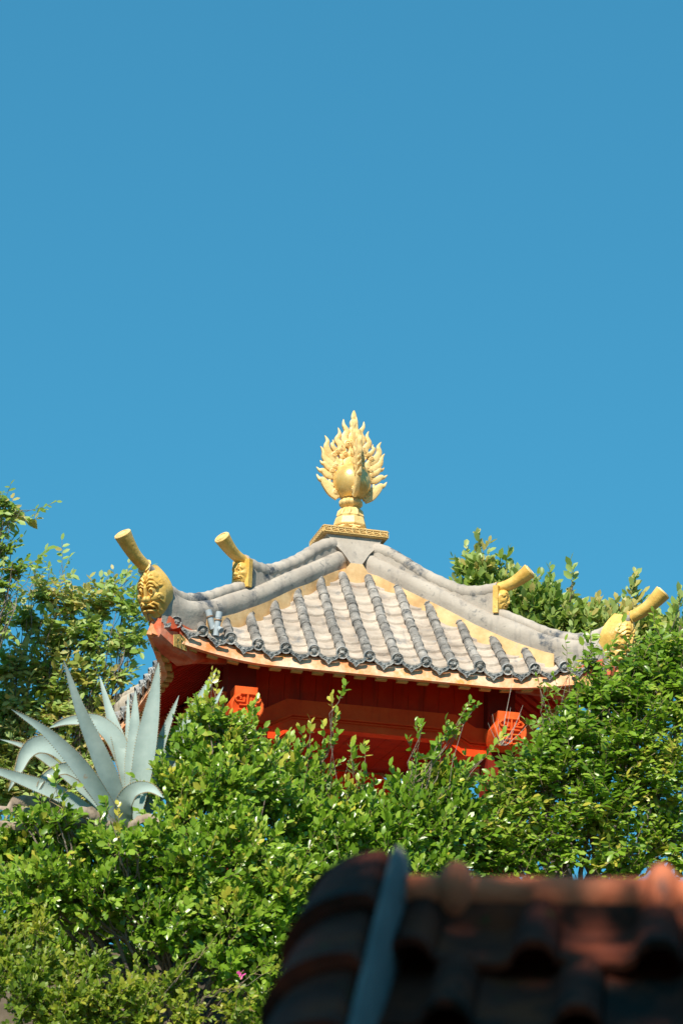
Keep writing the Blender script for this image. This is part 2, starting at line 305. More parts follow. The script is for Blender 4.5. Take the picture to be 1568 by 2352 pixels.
def course_table(face):
    # absolute slope distance -> Re, starting at the top
    Re = np.linspace(.2, 2.7, 400); k = KF if face == 'front' else (KR if face == 'back' else 1)
    z = np.array([interp(PROF, r) for r in Re]); s = np.concatenate([[0], np.cumsum(np.hypot(np.diff(Re) * k, np.diff(z)))])
    return Re, s
for face in FACES:
    SIDE = face in ('left', 'right')
    nrm = FACES[face][2]; lat = LAT[face]
    Re_t, s_t = course_table(face); pitch = .19
    s_mid = float(np.interp(2.19, Re_t, s_t))
    nC = int(s_mid / pitch) + 1
    # --- pan tiles, one sheet per slope with its courses
    g = MB(); rw = rows(face); edges = [rw[0] - SP] + rw + [rw[-1] + SP]
    hs = 8; vs = []; colpos = []
    for e0 in edges[:-1]:
        for h in range(hs): colpos.append((e0 + SP * h / hs, 4 * (h / hs) * (1 - h / hs)))
    colpos.append((edges[-1], 0))
    levels = []      # (fraction of the slope at the eave end, z offset)
    for c in range(nC + 3):
        s0 = s_mid - (nC - c) * pitch
        levels += [(s0 + .001, .0), (s0 + pitch * .55, .012), (s0 + pitch * .97, .030), (s0 + pitch, .027)]
    grid = []
    for ci, (wl, cv) in enumerate(colpos):
        t = tl(face, wl); Rhip = max(t - .05, .33); Rev = eaveR(t) + .01
        colv = []
        strip = ci // hs
        for li, (s, dz) in enumerate(levels):
            jit = .004 * math.sin(strip * 12.9 + (li // 4) * 7.7)
            # courses follow the eave: stretch below Re=1.6
            Re = float(np.interp(s + jit, s_t, Re_t)); Re = Re + flare(t) * max(0, min(1, (Re - 1.2) / 1.0))
            cl = Re < Rhip or Re > Rev; Re = min(max(Re, Rhip), Rev)
            p = surf(face, wl, Re); p.z += dz + .003 * math.sin(strip * 5.1 + (li // 4) * 3.3) * (1 if cv > 0 else 0) - .045 * cv - .005
            colv.append((p, cl))
        grid.append(colv)
    nL = len(levels); pts = [p for col in grid for p, _ in col]; fs = []
    for i in range(len(grid) - 1):
        for j in range(nL - 1):
            q = [grid[i][j], grid[i][j + 1], grid[i + 1][j + 1], grid[i + 1][j]]
            if all(c for _, c in q) and (q[0][0] - q[1][0]).length < 1e-4 + .026 and (q[2][0] - q[3][0]).length < 1e-4 + .026: continue
            fs.append((i * nL + j, i * nL + j + 1, (i + 1) * nL + j + 1, (i + 1) * nL + j))
    g.add(pts, fs)
    part('pan_tiles', g, M['pan'], smooth=28)
    # --- roof deck below, closes the slope
    g = MB()
    ts = np.linspace(-1, 1, 41)
    def deck(u, v, off):
        tq = -1 + 2 * u; Rc = 2.5 * (1 - v) + .25 * v
        wl_t = tq * Rc; wl = wl_t if face in ('front', 'back') else wl_t * (KF if wl_t < 0 else KR)
        Re = Rc * (1 if v > 0 else 1); Re = min(Rc, eaveR(abs(wl_t)) - .03) if v < .2 else Rc
        Re = max(Re, abs(wl_t))
        Re = min(Re, eaveR(abs(wl_t)) - .03)
        p = surf(face, wl, Re); p.z += off; return p
    g.grid(lambda u, v: deck(u, v, -.075), 40, 24)
    part('roof_deck', g, M['darkred'], smooth=30)
    # --- barrel rows with their end discs
    for wl in rw:
        t = tl(face, wl); Rhip = max(t + .02, .42); Rev = eaveR(t) + .015
        if SIDE and t > 2.15: continue
        if Rev - Rhip < .1: continue
        s1 = float(np.interp(Rev, Re_t, s_t)); s0 = float(np.interp(Rhip, Re_t, s_t))
        g = MB(); path = []; rad = []; s = s1
        n = max(1, int((s1 - s0) / pitch + .5)); pl = (s1 - s0) / n
        for q in range(n):
            a, b = s1 - (q + 1) * pl, s1 - q * pl
            r0 = .050 + random.uniform(-.002, .003); dz = random.uniform(-.004, .006)
            for (ss, rr) in ((a + .002, r0), (a + pl * .45, r0 + .003), (b - .014, r0 + .008), (b - .004, r0 + .010), (b, r0 + .003)):
                path.append((ss, dz, rr))
        path.sort(key=lambda z: z[0])
        P = []; rad = []; jl = random.uniform(-.006, .006)
        for ss, dz, rr in path:
            Re = float(np.interp(ss, s_t, Re_t)); p = surf(face, wl, Re); p.z += .022 + dz
            P.append(p + lat * (jl + .004 * math.sin(ss * 9 + wl * 3))); rad.append(rr)
        seg = 14; rings = []
        for i, p in enumerate(P):
            d = (surf(face, wl, float(np.interp(path[i][0] + .05, s_t, Re_t))) - surf(face, wl, float(np.interp(path[i][0] - .05, s_t, Re_t)))).normalized()
            up = lat.cross(d).normalized(); up = up if up.z > 0 else -up
            rings.append([p + lat * (math.cos(2 * math.pi * k / seg) * rad[i]) + up * (math.sin(2 * math.pi * k / seg) * rad[i] * (1 if k < seg / 2 else .6)) for k in range(seg)])
        g.loft(rings)
        ro = part('barrel_tile_row', g, M['roll'], smooth=32)
        # end disc
        g = MB(); d = (P[-1] - surf(face, wl, float(np.interp(path[-1][0] - .12, s_t, Re_t)))); d = nrm * .93 + Vector((0, 0, -.30)); d.normalize()
        up = lat.cross(d).normalized(); up = up if up.z > 0 else -up
        c0 = P[-1] - d * .012; rr = .065 + random.uniform(-.003, .003)
        prof = [(rr * .97, -.02), (rr, .0), (rr * 1.0, .022), (rr * .92, .028), (rr * .78, .020), (rr * .70, .012), (rr * .42, .016), (rr * .30, .026), (.001, .030)]
        broken = random.random() < .55; rings = []
        for r_, z_ in prof:
            ring = []
            for k in range(18):
                th = 2 * math.pi * k / 18
                zz = z_ + (random.uniform(-.008, .010) if broken and r_ < rr * .8 and r_ > .01 else 0)
                ring.append(c0 + lat * (r_ * math.cos(th)) + up * (r_ * math.sin(th)) + d * zz)
            rings.append(ring)
        g.loft(rings); part('end_disc', g, M['endtile'], ro, smooth=35)
    # --- pointed drip tiles between the rows
    for wl in [rw[0] - SP / 2] + [a + SP / 2 for a in rw]:
        t = tl(face, wl)
        if t > (2.2 if SIDE else 2.42): continue
        Rev = eaveR(t) + .015; p0 = surf(face, wl, Rev); p0.z -= .035
        d = (nrm * .96 + Vector((0, 0, -.25))).normalized(); up = Vector((0, 0, 1)); up = (up - d * up.dot(d)).normalized()
        slope = (surf(face, wl + .02, Rev).z - surf(face, wl - .02, Rev).z) / .04
        la = (lat + Vector((0, 0, slope))).normalized()
        outl = [(-.098, .040), (-.06, .012), (0, -.002), (.06, .012), (.098, .040), (.100, .002), (.078, -.022), (.045, -.034), (.022, -.056), (0, -.083), (-.022, -.056), (-.045, -.034), (-.078, -.022), (-.100, .002)]
        jr = random.uniform(-.006, .006); c0 = p0 + d * .008
        fn = lambda a, b, q: c0 + la * (a + jr) + up * b + d * q
        g = MB(); g.prism(outl, fn, .0, .020)
        rim = [(-.092, -.0), (-.074, -.018), (-.043, -.030), (-.020, -.052), (0, -.076), (.020, -.052), (.043, -.030), (.074, -.018), (.092, 0)]
        g.tube([fn(a, b, .022) for a, b in rim], .0055, 6)
        for sx in (-1, 1):
            g.tube([fn(sx * (.045 + .017 * (1 - q / 9) * math.cos(q * .8)), -.006 + .017 * (1 - q / 9) * math.sin(q * .8), .022) for q in range(9)], .0045, 5)
        g.sphere(fn(0, -.022, .018), .013, 8, 5); g.sphere(fn(0, -.048, .018), .008, 8, 5)
        part('drip_tile', g, M['endtile'], smooth=35)

# --- fascia, soffit, rafter ends
for face in FACES:
    SIDE = face in ('left', 'right')
    nrm = FACES[face][2]; lat = LAT[face]
    a0, a1 = (-2.5, 2.5) if face in ('front', 'back') else (-2.5 * KF, 2.5 * KR)
    def ev(u, inn, dz):
        wl = a0 + (a1 - a0) * u; t = tl(face, wl); Re = eaveR(t); z = surf(face, wl, Re).z
        k = KF if face == 'front' else (KR if face == 'back' else 1)
        p = surf(face, wl, Re) - nrm * inn; p.z = z + dz; return p
    g = MB(); N = 60; rings = []
    for i in range(N + 1):
        u = i / N
        rings.append([ev(u, .030, -.045), ev(u, .005, -.125), ev(u, -.018, -.192), ev(u, .050, -.197), ev(u, .090, -.045)])
    g.loft(rings); part('fascia_board', g, M['fascia'], smooth=30)
    # soffit with plank ribs
    g = MB(); rib = .19; nR = int((a1 - a0) / rib)
    def sof(wl, v, off):
        t = tl(face, wl); Re0 = eaveR(t) - .09; Re1 = max(.3, min(t, 2.2)) if v > 0 else Re0
        Re1 = min(Re1, Re0 - .02)
        Re = Re0 + (Re1 - Re0) * v
        p = surf(face, wl, Re)
        ze = surf(face, wl, eaveR(t)).z - .165; zi = interp(PROF, Re1) + lift(t) - .24
        p.z = ze + (zi - ze) * v + off; return p
    cols = []
    for i in range(nR):
        w0 = a0 + (a1 - a0) * i / nR; dw = (a1 - a0) / nR
        cols += [(w0, 0), (w0 + dw * .30, 0), (w0 + dw * .34, -.035 if face != 'front' and face != 'back' else -.010), (w0 + dw * .97, -.035 if face != 'front' and face != 'back' else -.010)]
    cols.append((a1, 0))
    vs = [sof(wl, j / 8, off) for wl, off in cols for j in range(9)]
    g.add(vs, [(i * 9 + j, i * 9 + j + 1, (i + 1) * 9 + j + 1, (i + 1) * 9 + j) for i in range(len(cols) - 1) for j in range(8)])
    part('soffit', g, M['red'], smooth=20)
    # rafter ends
    n = int((a1 - a0) / .222)
    for i in range(1, n):
        u = i / n; p = ev(u, .085, -.192); g = MB()
        q1 = ev(min(1, u + .01), .085, -.192); q0 = ev(max(0, u - .01), .085, -.192); la = (q1 - q0).normalized()
        rot = Matrix((la, (-nrm if (la.cross(-nrm)).z > 0 else nrm), Vector((0, 0, 1)))).transposed()
        g.box(p, (.115, .07, .045), rot); part('rafter_end', g, M['rafter'], smooth=0)

# --- hip ridges
def relief_mask(W, H, depth, strokes, org, ea, eb, ec, wfun, nu=44, nv=56, back=.10):
    """shield with a carved relief: ea lateral, eb up, ec outward"""
    g = MB(); pts = []
    def height(a, b):
        h = 0
        for (pl, wd, ht) in strokes:
            best = 9
            for q in range(len(pl) - 1):
                (x0, y0), (x1, y1) = pl[q], pl[q + 1]; dx, dy = x1 - x0, y1 - y0; L = dx * dx + dy * dy
                tt = 0 if L == 0 else max(0, min(1, ((a - x0) * dx + (b - y0) * dy) / L))
                best = min(best, math.hypot(a - x0 - tt * dx, b - y0 - tt * dy))
            if len(pl) == 1: best = math.hypot(a - pl[0][0], b - pl[0][1])
            if best < wd: h = h + ht * (1 - (best / wd) ** 2) ** .6 if ht < 0 else max(h, ht * (1 - (best / wd) ** 2) ** .6)
        return h
    for j in range(nv + 1):
        b = -1 + 2 * j / nv; hw = wfun(b)
        for i in range(nu + 1):
            s_ = -1 + 2 * i / nu; a = s_ * hw
            dome = depth * (1 - abs(s_) ** 2.4) * (1 - .55 * abs(b) ** 3)
            c = dome + height(a, b) * (1 - abs(s_) ** 8)
            pts.append(Vector(org) + ea * (a * W) + eb * (b * H) + ec * c)
    n0 = len(pts)
    fs = [(j * (nu + 1) + i, j * (nu + 1) + i + 1, (j + 1) * (nu + 1) + i + 1, (j + 1) * (nu + 1) + i) for j in range(nv) for i in range(nu)]
    bd = [i for i in range(nu + 1)] + [(j + 1) * (nu + 1) - 1 for j in range(1, nv + 1)] + [nv * (nu + 1) + i for i in range(nu - 1, -1, -1)] + [j * (nu + 1) for j in range(nv - 1, 0, -1)]
    m = len(bd); pts += [pts[q] - ec * back for q in bd]
    fs += [(bd[q], bd[(q + 1) % m], n0 + (q + 1) % m, n0 + q) for q in range(m)]; fs.append(tuple(n0 + q for q in range(m)))
    g.add(pts, fs); return g
def spiral(cx, cy, r, turns, s=1, n=14): return [(cx + s * r * (1 - q / n * .85) * math.cos(turns * 2 * math.pi * q / n), cy + r * (1 - q / n * .85) * math.sin(turns * 2 * math.pi * q / n)) for q in range(n + 1)]
FACE = []
for s_ in (-1, 1):
    FACE += [([(s_ * .06, .62), (s_ * .20, .80), (s_ * .22, .90)], .09, .022), ([(s_ * .16, .56), (s_ * .40, .74)], .09, .026), ([(s_ * .50, .62), (s_ * .42, .70)], .13, .034),
             ([(s_ * .10, .40), (s_ * .26, .52), (s_ * .48, .50), (s_ * .66, .36)], .075, .040),      # brow strands
             ([(s_ * .10, .28), (s_ * .28, .38), (s_ * .50, .35), (s_ * .66, .20)], .070, .046),
             ([(s_ * .12, .19), (s_ * .30, .26), (s_ * .48, .22)], .055, .044),
             ([(s_ * .36, .03)], .19, .062), ([(s_ * .37, .01)], .10, -.050), ([(s_ * .10, .10), (s_ * .14, -.04)], .10, -.030),
             ([(s_ * .13, -.25)], .14, .052), ([(s_ * .36, -.20), (s_ * .58, -.16)], .16, .030),
             (spiral(s_ * .82, .34, .17, 1.3, s_), .055, .036),
             ([(s_ * .20, -.42), (s_ * .42, -.36), (s_ * .60, -.46), (s_ * .62, -.62)], .055, .034),
             (spiral(s_ * .72, -.16, .10, 1.1, s_), .05, .034), ([(s_ * .74, -.26), (s_ * .86, -.40), (s_ * .98, -.44)], .05, .028),
             (spiral(s_ * .60, -.72, .10, 1.1, s_), .05, .026)]
FACE += [([(0, .16), (0, -.06), (0, -.22)], .13, .060), ([(0, -.24)], .17, .080), ([(0, .50), (0, .60)], .10, .03),
         ([(-.40, -.52), (-.2, -.43), (0, -.45), (.2, -.43), (.40, -.52)], .06, .045), ([(-.38, -.58), (0, -.55), (.38, -.58)], .045, -.045),
         ([(-.34, -.66), (0, -.64), (.34, -.66)], .065, .038), ([(0, -.84), (0, -.92)], .12, .025)]

def ridge(sx, sy):
    k = KF if sy < 0 else KR; L = math.hypot(1, k)
    h = Vector((sx, sy * k, 0)) / L; n = Vector((0, 0, 1)).cross(h).normalized()
    def at_(Rr, off, z): return Vector((sx * Rr, sy * k * Rr, z)) + n * off
    # lower body: the bullnosed plaster ridge
    g = MB(); rings = []
    for i in range(61):
        Rr = .16 + (2.46 - .16) * i / 60; zb = interp(ZBOT, Rr)
        e = max(0, min(1, (Rr - 2.0) / .5)); top = .205 if Rr < 1.43 else (interp(ZLOW, Rr) - zb - .100)
        top = max(.13, top); wv = .155 + .010 * noise.noise(Vector((Rr * 3, sx, sy))); wv *= 1 - .45 * e
        low = -.03 - .10 * max(0, min(1, (Rr - 1.85) / .2)); sec = [(-wv * .93, low), (-wv * .98, .02), (-wv * 1.06, top * .30), (-wv * 1.05, top * .55), (-wv * .86, top * .86), (-.09, top), (.09, top), (wv * .86, top * .86), (wv * 1.05, top * .55), (wv * 1.06, top * .30), (wv * .98, .02), (wv * .93, low)]
        dn = .05 * noise.noise(Vector((Rr * 5, sx * 2, sy * 3))) * .12
        rings.append([at_(Rr, a + dn, zb + b) for a, b in sec])
    g.loft(rings); rb = part('hip_ridge', g, M['ridge'], smooth=45)
    # upper band + rolls
    def roll(g, tab, R0, R1, r, pitch):
        m = int((R1 - R0) / pitch * 4); P = []; rad = []
        for i in range(m + 1):
            Rr = R0 + (R1 - R0) * i / m; q = (i % 4)
            P.append(at_(Rr, 0, interp(tab, Rr) - r)); rad.append(r * (1.09 if q == 0 else (1.0 if q in (1, 2) else 1.02)) + random.uniform(-.001, .001))
        rings = []
        for i, p in enumerate(P):
            rings.append([p + n * (math.cos(2 * math.pi * q / 16) * rad[i]) + Vector((0, 0, math.sin(2 * math.pi * q / 16) * rad[i])) for q in range(16)])
        g.loft(rings)
    g = MB(); rings = []
    for i in range(41):
        Rr = .18 + (1.43 - .18) * i / 40; zb = interp(ZBOT, Rr) + .19; zt = interp(ZUP, Rr) - .10; e = max(0, min(1, (Rr - 1.15) / .28))
        hw = .066
        rings.append([at_(Rr, -hw - .012, zb), at_(Rr, -hw - .012, zt - .02), at_(Rr, -hw + .012, zt), at_(Rr, hw - .012, zt), at_(Rr, hw + .012, zt - .02), at_(Rr, hw + .012, zb)])
    g.loft(rings); roll(g, ZUP, .17, 1.43, .088, .105)
    part('upper_ridge', g, M['ridge'], rb, smooth=45)
    g = MB(); roll(g, ZLOW, 1.42, 2.63, .078, .11)
    part('ridge_roll', g, M['ridge'], rb, smooth=45)
    # ochre trim
    g = MB(); rings = []
    for i in range(41):
        Rr = .20 + (1.98 - .20) * i / 40; zb = interp(ZBOT, Rr); ww = .150
        rings.append([at_(Rr, -ww, zb - .01), at_(Rr, -ww - .008, zb - .20 + .03 * lift(Rr)), at_(Rr, ww + .008, zb - .20), at_(Rr, ww, zb - .01)])
    g.loft(rings); part('ridge_trim', g, M['trim'], rb, smooth=40)
    # horns
    for (R0, z0, R1, z1, r0, r1) in ((2.62, 7.305, 2.905, 7.555, .066, .092), (1.41, 7.765, 1.715, 7.935, .062, .088)):
        a, b = at_(R0, 0, z0), at_(R1, 0, z1); g = MB(); P = []; rad = []
        for i in range(13):
            t = i / 12; p = a.lerp(b, t); p.z -= .035 * math.sin(math.pi * t) * 1.0
            P.append(p); rad.append(r0 + (r1 - r0) * t ** 1.4 - .006 * math.sin(math.pi * t))
        dirs = (P[-1] - P[-2]).normalized()
        g.tube(P, rad, 20, caps=True)
        g.tube([a - (P[1] - P[0]) * .35, a + (P[1] - P[0]) * .25, a + (P[1] - P[0]) * .5], [r0 + .003, r0 + .014, r0 + .004], 20)
        e = P[-1]
        g.tube([e, e + dirs * .008], [r1 * .98, r1 * .94], 20, mi=1)
        for rr, dd in ((r1 * .66, .010),):     # rim ring on the end face
            u_ = dirs.cross(Vector((0, 0, 1))).normalized(); v_ = u_.cross(dirs).normalized()
            g.tube([e + dirs * .010 + (u_ * math.cos(q * math.pi / 10) + v_ * math.sin(q * math.pi / 10)) * rr for q in range(21)], .007, 6, up=dirs, mi=1)
            g.tube([e, e + dirs * .012, e + dirs * .014], [r1 * .46, r1 * .44, r1 * .3], 16, mi=1)
        part('ridge_horn', g, [M['gold'], M['palegold']], rb, smooth=45)
    # big corner mask
    up = (Vector((0, 0, 1)) + h * .33).normalized(); hm = Vector((sx * .78, sy, 0)).normalized(); up = (Vector((0, 0, 1)) + hm * .30).normalized(); ec = (hm - up * hm.dot(up)).normalized(); nm = Vector((0, 0, 1)).cross(hm).normalized()
    def wf(b):
        if b > .05: return max(.05, 1 - .97 * ((b - .05) / .95) ** 1.75)
        return 1 - .50 * ((.05 - b) / 1.05) ** 1.6
    g = relief_mask(.168, .285, .105, FACE, at_(2.525, 0, 7.055), nm, up, ec, wf, 80, 100, back=.15)
    part('ridge_mask', g, M['gold'], rb, smooth=60)
    # small upper mask on a square plate
    g = relief_mask(.105, .145, .06, [(p, w_, h_ * .55) for p, w_, h_ in FACE], at_(1.46, 0, 7.625), n, (Vector((0, 0, 1)) + h * .12).normalized(), h, wf, 26, 32, back=.03)
    c = at_(1.435, 0, 7.615); rot = Matrix((n, h, Vector((0, 0, 1)))).transposed()
    g.box(c, (.235, .06, .31), rot); part('ridge_mask', g, M['gold'], rb, smooth=60)
for sx in (-1, 1):
    for sy in (-1, 1): ridge(sx, sy)

# --- corner beams with carved ochre heads
for sx in (-1, 1):
    for sy in (-1, 1):
        k = KF if sy < 0 else KR; L = math.hypot(1, k); h = Vector((sx, sy * k, 0)) / L; n = Vector((0, 0, 1)).cross(h)
        f = lambda Rr, off, z: Vector((sx * Rr, sy * k * Rr, z)) + n * off
        g = MB(); rings = []
        for Rr, zt, zb, hw in ((2.49, 6.86, 6.70, .045), (2.46, 6.88, 6.60, .08), (2.30, 6.80, 6.49, .12), (2.10, 6.76, 6.42, .13), (1.9, 6.74, 6.50, .085), (1.45, 6.82, 6.62, .085), (.4, 7.55, 7.35, .08)):
            rings.append([f(Rr, -hw, zt), f(Rr, -hw, zb + .03), f(Rr, -hw * .7, zb), f(Rr, hw * .7, zb), f(Rr, hw, zb + .03), f(Rr, hw, zt)])
        g.loft(rings); cb = part('corner_beam', g, M['cornerred'], smooth=30)
        g = MB()
        for s_ in (-1, 1):
            fn = lambda a, b, d: f(2.27 + a, s_ * (.132 + d), 6.585 + b)
            g.prism([(-.075, -.07), (.075, -.06), (.085, .06), (.01, .085), (-.07, .05)], fn, 0, .012)
            for q in range(3): g.tube([fn(-.05 + .045 * q, -.04, .013), fn(-.03 + .045 * q, 0, .018), fn(-.05 + .045 * q, .04, .013)], .009, 5)
        part('carved_plate', g, M['rafter'], cb, smooth=40)

# --- neck, capstone with meander, finial
def sq(rx, ryf, ryb, z): return [Vector((-rx, -ryf, z)), Vector((rx, -ryf, z)), Vector((rx, ryb, z)), Vector((-rx, ryb, z))]
g = MB(); g.loft([sq(.05, .355, .28, 8.09), sq(.09, .35, .28, 8.15), sq(.16, .31, .27, 8.26), sq(.26, .265, .27, 8.37), sq(.325, .245, .325, 8.47)])
part('neck', g, M['ridge'], smooth=20)
g = MB(); g.loft([sq(.20, .335, .30, 7.86), sq(.14, .355, .28, 8.02), sq(.07, .362, .28, 8.115)]); part('ridge_trim', g, M['trim'], smooth=20)
g = MB()
X0, YF, YB, Z0, Z1 = .373, .284, .373, 8.471, 8.567
g.loft([sq(X0 - .012, YF - .012, YB - .012, Z0), sq(X0, YF, YB, Z0 + .006), sq(X0, YF, YB, Z1 - .004), sq(X0 - .008, YF - .008, YB - .008, Z1)])
cap = part('capstone', g, M['golddirt'], smooth=0)
g = MB()   # fret bars on the two sides one sees and their opposites
def fret(fn, Lh):
    nU = 9; U = 2 * Lh / nU; z0_, z1_ = Z0 + .014, Z1 - .012; mz = (z0_ + z1_) / 2; t = .0075
    bars = [(-Lh, Lh, z0_, z0_ + t), (-Lh, Lh, z1_ - t, z1_)]
    for i in range(nU):
        a = -Lh + U * i
        bars += [(a + U * .04, a + U * .04 + t, z0_, mz + .014), (a + U * .04, a + U * .72, mz + .006, mz + .014), (a + U * .66, a + U * .66 + t, mz - .008, mz + .010),
                 (a + U * .30, a + U * .66, mz - .015, mz - .008), (a + U * .90, a + U * .90 + t, mz - .014, z1_)]
    for x0, x1, a, b in bars:
        vs = [fn(x0, 0, a), fn(x1, 0, a), fn(x1, 0, b), fn(x0, 0, b), fn(x0, .012, a), fn(x1, .012, a), fn(x1, .012, b), fn(x0, .012, b)]
        g.add(vs, [(0, 1, 5, 4), (1, 2, 6, 5), (2, 3, 7, 6), (3, 0, 4, 7), (4, 5, 6, 7), (3, 2, 1, 0)])
fret(lambda a, d, z: Vector((a, -YF - d + .0005, z)), X0 - .006)
fret(lambda a, d, z: Vector((-X0 - d + .0005, a + (YB - YF) / 2, z)), (YF + YB) / 2 - .006)
fret(lambda a, d, z: Vector((X0 + d - .0005, a + (YB - YF) / 2, z)), (YF + YB) / 2 - .006)
part('fret_pattern', g, M['palegold'], cap, smooth=0)
g = MB(); g.lathe([(.20, 8.567), (.215, 8.585), (.17, 8.625), (.165, 8.66)], seg=32, lobes=8, amp=.22)
for i in range(8):       # base petals turned outward
    th = i * math.pi / 4 + .39; d = Vector((math.cos(th), math.sin(th), 0)); l = Vector((-d.y, d.x, 0))
    g.tube([d * .13 + Vector((0, 0, 8.65)), d * .19 + Vector((0, 0, 8.615)), d * .235 + Vector((0, 0, 8.60)), d * .262 + Vector((0, 0, 8.625))], [.05, .062, .04, .004], 8, flat=(Vector((0, 0, 1)) + d * .5, .015))
base = part('finial', g, M['palegold'], smooth=45)
g = MB(); g.lathe([(.190, 8.65), (.195, 8.665), (.172, 8.745), (.160, 8.76)], seg=8); part('octagonal_block', g, M['palegold'], base, smooth=20)
g = MB(); g.lathe([(.150, 8.758), (.156, 8.775), (.140, 8.80), (.118, 8.85), (.098, 8.875), (.07, 8.88)], seg=40, lobes=10, amp=.07)
for i in range(10):
    th = i * math.pi / 5; d = Vector((math.cos(th), math.sin(th), 0))
    g.tube([d * .105 + Vector((0, 0, 8.865)), d * .132 + Vector((0, 0, 8.82)), d * .158 + Vector((0, 0, 8.772))], [.012, .024, .008], 8)
part('lotus_collar', g, M['palegold'], base, smooth=45)
g = MB(); g.lathe([(.05, 8.86)] + [(.134 * math.sin(math.pi * (i + .9) / 10.8) ** .7, 8.868 + .145 * (i / 9)) for i in range(10)] + [(.05, 9.02)], seg=60, lobes=12, amp=.13)
part('melon', g, M['palegold'], base, smooth=50)
g = MB(); g.sphere((0, 0, 9.197), .226, 36, 20); part('ball', g, M['goldball'], base, smooth=60)
FL = [([(600, 1335), (500, 1285), (415, 1190), (370, 1140), (320, 1125), (276, 1066)], 62), ([(540, 1075), (440, 1065), (370, 1015), (320, 1010), (270, 968)], 44),
      ([(540, 1000), (440, 960), (390, 915), (350, 908), (320, 872)], 38), ([(560, 950), (460, 900), (385, 830), (365, 750), (320, 680)], 50),
      ([(540, 850), (450, 770), (405, 680), (418, 600), (376, 525)], 50), ([(570, 740), (510, 690), (488, 640), (505, 610), (492, 570)], 32),
      ([(610, 760), (612, 650), (555, 570), (590, 480), (565, 395)], 48), ([(720, 620), (655, 540), (690, 440), (645, 350), (640, 270)], 46),
      ([(790, 660), (760, 520), (805, 420), (765, 310), (810, 230), (798, 136)], 46), ([(530, 1210), (470, 1170), (470, 1120), (452, 1090)], 24),
      ([(640, 940), (640, 880), (625, 830), (650, 780)], 34), ([(580, 900), (590, 860), (560, 820), (585, 800)], 26)]
BOSS = [(556, 1290, 52), (500, 1010, 44), (525, 948, 36), (516, 790, 46), (563, 740, 40), (678, 760, 44), (706, 608, 56)]
WEB = [([(620, 1330), (560, 1300), (530, 1240)], 50), ([(530, 1090), (500, 1010), (530, 940), (600, 930)], 52), ([(560, 940), (560, 860), (520, 800), (560, 740), (630, 700), (640, 640)], 48),
       ([(600, 800), (680, 770), (740, 760), (780, 700)], 48), ([(790, 960), (780, 760), (790, 560)], 62), ([(700, 640), (760, 600), (790, 560)], 55), ([(640, 930), (700, 860), (780, 800)], 55)]
def cr(p, s_): return (s_ * (p[0] - 790) * .00081, 8.769 + (1611 - p[1]) * .00089)
def catmull(P, m=6):
    P = [P[0]] + list(P) + [P[-1]]; o = []
    for i in range(1, len(P) - 2):
        for q in range(m):
            t = q / m; o.append(tuple(.5 * (2 * P[i][c] + (P[i + 1][c] - P[i - 1][c]) * t + (2 * P[i - 1][c] - 5 * P[i][c] + 4 * P[i + 1][c] - P[i + 2][c]) * t * t + (3 * P[i][c] - P[i - 1][c] - 3 * P[i + 1][c] + P[i + 2][c]) * t ** 3) for c in range(len(P[0]))))
    o.append(tuple(P[-2])); return o
for ax in (0, 1):
    g = MB(); nn = Vector((0, 1, 0)) if ax == 0 else Vector((1, 0, 0)); hd = Vector((1, 0, 0)) if ax == 0 else Vector((0, 1, 0))
    T = .030
    for s_ in (1, -1):
        f3 = lambda p: hd * p[0] + Vector((0, 0, p[1]))
        for pl, wd in FL + WEB:
            web = (pl, wd) in WEB
            pts = catmull([cr(p, s_) for p in pl]); m = len(pts)
            rad = [wd * .00081 * ((.95 if web else (1.12 - 1.08 * (i / (m - 1)) ** 1.9)) ) for i in range(m)]
            if not web: rad = [r * 1.06 for r in rad]; rad[-1] = .0015
            g.tube([f3(p) for p in pts], rad, 10, flat=(nn, T), sq=3.2)
        for bx, by, br in BOSS:
            c = f3(cr((bx, by), s_)); r = br * .00081
            for sd_ in (-1, 1):
                g.tube([c + nn * (sd_ * a) for a in (0, T * .9, T + .006)], [r, r, r * .7], 16, up=(0, 0, 1) )
                sp = [c + nn * (sd_ * (T + .007)) + hd * (r * .72 * (1 - q / 16 * .8) * math.cos(q * .62)) + Vector((0, 0, r * .72 * (1 - q / 16 * .8) * math.sin(q * .62))) for q in range(17)]
                g.tube(sp, .0055, 6)
                g.sphere(c + nn * (sd_ * (T + .006)), r * .26, 8, 5)
    part('flame_plate', g, M['palegold'], base, smooth=40)

